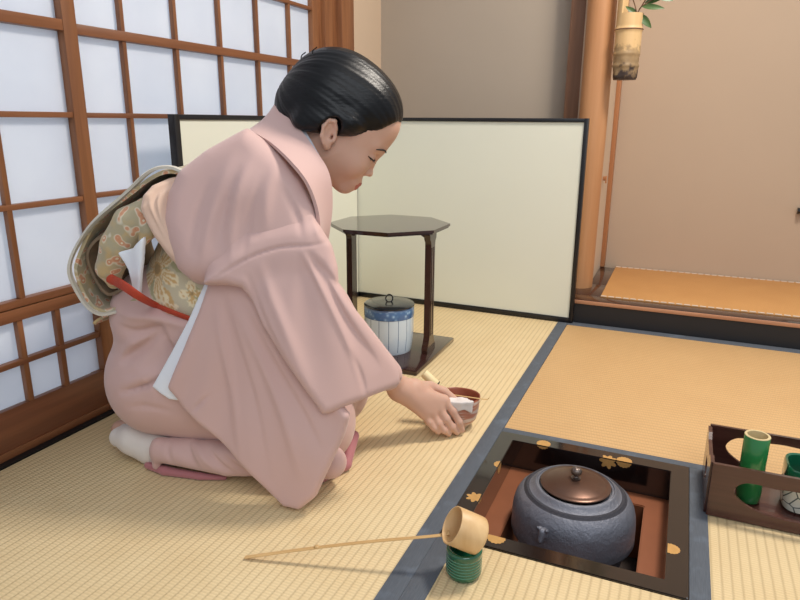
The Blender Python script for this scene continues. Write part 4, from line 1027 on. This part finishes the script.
# shoulder part, one cloth with the sleeve
f.sheet(*s3, [cast(u, v, *s3) for u, v in ((228, 195), (208, 235), (205, 268), (212, 282), (250, 275), (300, 268), (326, 260), (324, 240), (317, 215), (300, 200), (260, 190))], .0440, .03, wave3, .03)
f.cone(shR*.45+elb*.55, elb, .048, .048, .03); f.cone(elb, elb+(wr-elb)*.80, .050, .036, .03)
f.cone(cast3(404, 384, .03) if 0 else Q(404, 385, -.02), Q(424, 396, .05), .020, .030, .004, op='s')
sleeve_folds = fold_fn([
    ([(207, 285), (228, 270), (252, 256), (280, 247), (308, 246), (334, 243)], .0026, -.0042, 'r'),
    ([(228, 148), (214, 195), (208, 240), (205, 275)], .010, .0055, 'r'), ([(248, 150), (236, 190), (232, 235), (236, 262)], .010, .006, 'r'),
    ([(236, 165), (224, 205), (220, 250)], .006, -.0045, 'r'), ([(270, 152), (264, 200), (264, 240)], .010, .005, 'r'), ([(258, 175), (248, 215), (246, 255)], .006, -.0045, 'r'),
    ([(288, 165), (300, 195), (312, 225), (322, 245)], .006, .007, 'r'), ([(276, 185), (292, 215), (302, 240)], .006, -.005, 'r'), ([(300, 180), (312, 210), (322, 232)], .005, -.005, 'r'),
    ([(300, 248), (312, 268), (330, 300), (352, 345), (366, 390)], .006, .008, 'r'), ([(308, 250), (326, 280), (345, 315), (368, 352), (380, 375)], .005, -.007, 'l'),
    ([(262, 258), (275, 290), (298, 335), (322, 385)], .010, .006, 'r'), ([(250, 268), (262, 296), (280, 330), (305, 372)], .006, -.005, 'r'),
    ([(318, 262), (332, 280), (350, 305)], .005, -.005, 'r'), ([(352, 345), (362, 372), (368, 396)], .004, -.006, 'r')])
field_obj('sleeve', f, KM, person, post=sleeve_folds)
# ---------------------------------------------------------------- collar bands
def band(name, C, Wd, th, m, parent):
    """C: centre line points, Wd: width vectors; a folded strip of real thickness"""
    bm = bmesh.new(); C = [Vector(c) for c in C]; Wd = [Vector(w) for w in Wd]
    C2 = spline(C, 6); W2 = spline(Wd, 6); n = len(C2); rows = []
    for i in range(n):
        t = (C2[min(i+1, n-1)]-C2[max(i-1, 0)]).normalized(); N = t.cross(W2[i]).normalized(); r = []
        prof = []
        for k in range(13):
            a = k/12; x = a-.5; prof.append((x, .5+.55*math.sin(PI*a)))
        for x, y in prof: r.append(C2[i]+W2[i]*x+N*th*y)
        for x, y in reversed(prof): r.append(C2[i]+W2[i]*x+N*th*(y-1.0))
        rows.append([bm.verts.new(p) for p in r])
    for a, b in zip(rows, rows[1:]):
        m_ = len(a)
        for k in range(m_): bm.faces.new((a[k], a[(k+1) % m_], b[(k+1) % m_], b[k]))
    bm.faces.new(rows[0]); bm.faces.new(rows[-1][::-1])
    return obj(name, bm, m, parent, ang=70)
def mirror(p): d = np.array(p)-BO; t = LF.dot(d); return np.array(p)-2*t*LF
inn = [Q(322, 264, -.070), Q(328, 232, -.100), Q(331, 203, -.105), Q(328, 174, -.108), Q(314, 150, -.100), Q(296, 126, -.075), Q(276, 106, -.035)]
out = [Q(312, 268, -.100), Q(318, 240, -.155), Q(317, 212, -.167), Q(307, 184, -.172), Q(290, 162, -.164), Q(271, 144, -.134), Q(251, 130, -.078)]
inn += [mirror(p)-FW*.02*(1-i/5) for i, p in reversed(list(enumerate(inn)))]; out += [mirror(p)-FW*.02*(1-i/5) for i, p in reversed(list(enumerate(out)))]; inn = inn[:-2]; out = out[:-2]
C_ = [(a+b)/2 for a, b in zip(inn, out)]; W_ = [a-b for a, b in zip(inn, out)]
band('collar', C_, W_, .007, KM, person)
C2_ = [a+(BO+FW*.30-a)*np.array([.03, .03, 0])-np.array([0, 0, .0]) for a in inn]
C3 = [p-(a-b)*.26*min(1, abs(i-6.5)/3.5)+(a-b)*.08 + (Bp(.33, 0, p[2])-p)*.045 for i, (p, a, b) in enumerate(zip(inn, inn, out))]
band('under_collar', C3, [w*.35 for w in W_], .004, M['collar_under'], person)
# ---------------------------------------------------------------- obi
f = Field((-1.20, .86, .18), (-.62, 1.38, .66), .0036)
ax_ = np.array(Bp(.185, 0, .47))-np.array(Bp(.065, 0, .27)); ax_ /= np.linalg.norm(ax_); o0 = Bp(.065, 0, .27)
f.cone(Bp(.045, 0, .24), Bp(.19, 0, .50), .138, .134, 0, ax=LF, sc=1.33)
def slab(X, Y, Z):
    w = (X-o0[0])*ax_[0]+(Y-o0[1])*ax_[1]+(Z-o0[2])*ax_[2]; return np.abs(w-.178)-.098
f.put(slab, (-1.3, .8, 0), (-.5, 1.5, .7), 0, 'i')
cen = [on_field(f, 157, 269), on_field(f, 192, 294), Q(118, 250, -.2), on_field(f, 165, 309)]
e1 = FW*1.0; e2 = up
def obicolor(V):
    n = len(V); b = np.array(rgb(204, 194, 166)[:3]); c = np.tile(b, (n, 1)); gold = np.array(rgb(214, 176, 116)[:3]); cream = np.array(rgb(240, 226, 190)[:3]); green = np.array(rgb(176, 172, 134)[:3])
    nz = np.sin(V[:, 0]*60+1)*np.sin(V[:, 2]*52)+.5*np.sin(V[:, 0]*140+V[:, 2]*90)
    c[nz > .55] = green; c[nz < -.75] = gold*.92
    side = (V-BO)@LF
    for ci, (P, R, kf, ph) in enumerate(((cen[0], .060, 6, .3), (cen[1], .026, 4, .0), (cen[3], .030, 5, 1.), (cen[2], .03, 5, .2))):
        d = V-P; a = d@e1; z = d@e2; r = np.hypot(a, z); th = np.arctan2(z, a)+ph
        lobe = np.abs(np.cos(th*kf/2))**.55*R; near = np.sign(side) == np.sign((P-BO)@LF)
        inside = (r < lobe) & near; edge = inside & (r > lobe-.005)
        veins = inside & (np.sin(th*kf*5) > .1) & (r > R*.22)
        c[inside] = gold; c[veins] = cream; c[edge] = cream; c[inside & (r < R*.16)] = gold*.6
    # mirrored flowers on the far side and back
    for q in range(6):
        P = Bp(-.05+.055*q, .22, .25+.06*q); d = V-P; r = np.linalg.norm(d, axis=1); c[(r < .05) & (np.sin(r*300) > 0)] = gold
    return c
field_obj('obi', f, M['obi'], person, color=obicolor)
# cord
def on_obi(u, v, t0):
    for i in range(200):
        t = t0+i*.002; p = Q(u, v, t); ii = [int(np.searchsorted(f.ax[k], p[k])) for k in range(3)]
        if all(0 <= ii[k] < len(f.ax[k]) for k in range(3)) and f.F[ii[0], ii[1], ii[2]] < 0: return Q(u, v, t-.006)
    return Q(u, v, t0+.06)
cp = [on_obi(u, v, -.30) for u, v in ((124, 286), (140, 297), (155, 305), (172, 312), (188, 318), (200, 322))]
cp = [Q(108, 277, -.185), Q(115, 281, -.192)]+cp[0:]
bm = bmesh.new(); tube(bm, spline([p for p in cp], 6), .0100, 12, flat=tuple(-LF)); obj('sash_cord', bm, M['red_cord'], person)
# cloth strips of the knot: ribbon from a side profile, swept across the back
def ribbon(name, prof, t0, t1, m, th=.006, wob=.006, nt=22, shift=(0, 0), two=None):
    prof3 = spline([Q(u, v, -.15) for u, v in prof], 6); bm = bmesh.new(); n = len(prof3)
    L0 = Vector(LF); rows = []
    for j in range(nt+1):
        a = j/nt; t = t0+(t1-t0)*a; r = []
        for i, p in enumerate(prof3):
            tg = (prof3[min(i+1, n-1)]-prof3[max(i-1, 0)]).normalized(); N = tg.cross(L0).normalized()
            w = wob*(math.sin(a*5.5+i*.22)+.5*math.sin(a*13-i*.35))*(1 if 0 < i < n-1 else .5)
            r.append(p+L0*(t+.15+.004*math.sin(i*.5))+N*w)
        rows.append([bm.verts.new(q) for q in r])
    for a, b in zip(rows, rows[1:]):
        for k in range(n-1): bm.faces.new((a[k], a[k+1], b[k+1], b[k]))
    bmesh.ops.recalc_face_normals(bm, faces=bm.faces)
    fs = list(bm.faces); bmesh.ops.solidify(bm, geom=fs, thickness=th)
    o = obj(name, bm, m, person, ang=70)
    return o
ribbon('knot_cloth', [(196, 176), (172, 168), (150, 176), (124, 200), (98, 226), (80, 252), (78, 272), (88, 296), (106, 309), (126, 306), (142, 298)], -.165, .13, M['brocade'], .007, .004)
ribbon('knot_piping', [(190, 171), (170, 165), (150, 172), (122, 198), (94, 226), (77, 250), (75, 274), (86, 299), (106, 312), (124, 310)], -.172, -.160, M['piping'], .005, .001, 3)
ribbon('knot_cloth', [(172, 184), (150, 190), (126, 214), (102, 236), (90, 258), (92, 282), (108, 298), (122, 290)], -.150, .11, M['brocade_in'], .006, .006)
ribbon('knot_tail', [(150, 300), (128, 302), (112, 310), (100, 318), (94, 324)], -.15, .10, M['brocade'], .005, .002)
# inner roll with flowers, white facing and apricot sash
f = Field((-1.24, .84, .30), (-.86, 1.20, .66), .003)
f.chain([Q(146, 208, -.165), Q(130, 222, -.17), Q(118, 246, -.17), Q(110, 268, -.165), Q(114, 282, -.15)], [.020, .030, .032, .026, .014], 0)
f.chain([Q(140, 215, -.17), Q(150, 228, -.175), Q(144, 240, -.18)], [.016, .018, .010], .01)
f.cone(Q(137, 240, -.22), Q(126, 262, -.22), .006, .008, .02, op='s'); f.cone(Q(126, 214, -.21), Q(104, 262, -.215), .003, .003, .012, op='s')
field_obj('knot_roll', f, M['brocade'], person)
f = Field((-1.24, .84, .30), (-.80, 1.20, .66), .0028)
sw = plane3(Q(120, 250, -.20), Q(146, 238, -.21), Q(142, 292, -.205))
f.sheet(*sw, [cast(u, v, *sw) for u, v in ((119, 252), (134, 248), (146, 236), (145, 262), (141, 294), (132, 288), (128, 270))], .006, .003, lambda a, b: .005*np.sin(a*90+b*40), 0)
field_obj('knot_facing', f, M['white_silk'], person)
f = Field((-1.20, .84, .30), (-.74, 1.25, .70), .003)
ss = plane3(Q(150, 195, -.19), Q(178, 262, -.205), Q(172, 200, -.17))
f.sheet(*ss, [cast(u, v, *ss) for u, v in ((182, 176), (168, 179), (152, 186), (143, 196), (141, 208), (148, 224), (156, 238), (168, 254), (182, 270), (190, 262), (180, 235), (176, 205))], .016, .012, lambda a, b: 0*a+0*b, 0)
field_obj('apricot_sash', f, M['orange_silk'], person, post=fold_fn([([(176, 180), (160, 188), (152, 198), (156, 216), (168, 238), (182, 262)], .0035, -.009, 'l'), ([(180, 186), (166, 196), (164, 212), (172, 232), (182, 250)], .0035, -.009, 'l'), ([(146, 196), (147, 208), (156, 226), (170, 248)], .003, -.008, 'l')]))
# ---------------------------------------------------------------- split-toed socks
for s, (a, b, c) in ((-1, (Q(153, 446, -.12), Q(134, 440, -.12), Q(120, 437, -.11))), (1, (Q(160, 425, .0), Q(142, 424, .0), Q(124, 428, -.01)))):
    f = Field((-1.30, .84, .001), (-.90, 1.30, .14), .0028)
    f.cone(a, b, .034, .030, 0); f.cone(b, c, .030, .022, .015); f.cone(b+up*.008, c+LF*.024*-s+up*.003, .026, .016, .010)
    f.cone(c+LF*.012*-s+up*.02-FW*.03, c+LF*.010*-s+FW*.03, .002, .002, .006, op='s')
    f.cone(a+up*.0, a+FW*.05, .036, .034, .02)
    f.put(lambda X, Y, Z: Z-.0025+0*X+0*Y, (-1.4, .8, -.1), (-.3, 1.5, .02), .004, 's')
    field_obj('tabi_sock', f, M['tabi'], person)
# ================================================================ camera and light
cam = bpy.data.cameras.new('camera'); cam.sensor_width = 36; cam.lens = FPX/800*36; cam.clip_start = .02
co = bpy.data.objects.new('camera', cam); col.objects.link(co)
co.matrix_world = Matrix(((*RC[0], 0), (*RC[1], 0), (*RC[2], H), (0, 0, 0, 1)))
bpy.context.scene.camera = co
def area(name, loc, tgt, size, power, c, sy=None):
    l = bpy.data.lights.new(name, 'AREA'); l.energy = power; l.color = c; l.size = size
    if sy: l.shape = 'RECTANGLE'; l.size_y = sy
    o = bpy.data.objects.new(name, l); col.objects.link(o); o.location = loc
    o.rotation_euler = (Vector(tgt)-Vector(loc)).to_track_quat('-Z', 'Y').to_euler(); return o
area('ceiling_lamp_light', (.35, 1.75, 2.25), (-.35, 1.45, 0), .38, 44, (1, .91, .80))
area('room_light', (.9, -.9, 2.3), (-.3, 1.5, .3), 1.6, 26, (.90, .95, 1))
area("daylight", (-2.3, 1.0, 1.3), (-1.3, 1.2, 1.0), 2.6, 19, (.80, .90, 1))
w = bpy.data.worlds.new('world'); bpy.context.scene.world = w; w.use_nodes = True
bg = w.node_tree.nodes['Background']; bg.inputs[0].default_value = (.86, .92, 1, 1); bg.inputs[1].default_value = .55
vs = bpy.context.scene.view_settings; vs.view_transform = 'Standard'; vs.look = 'None'; vs.exposure = 0; vs.gamma = 1; vs.use_curve_mapping = False
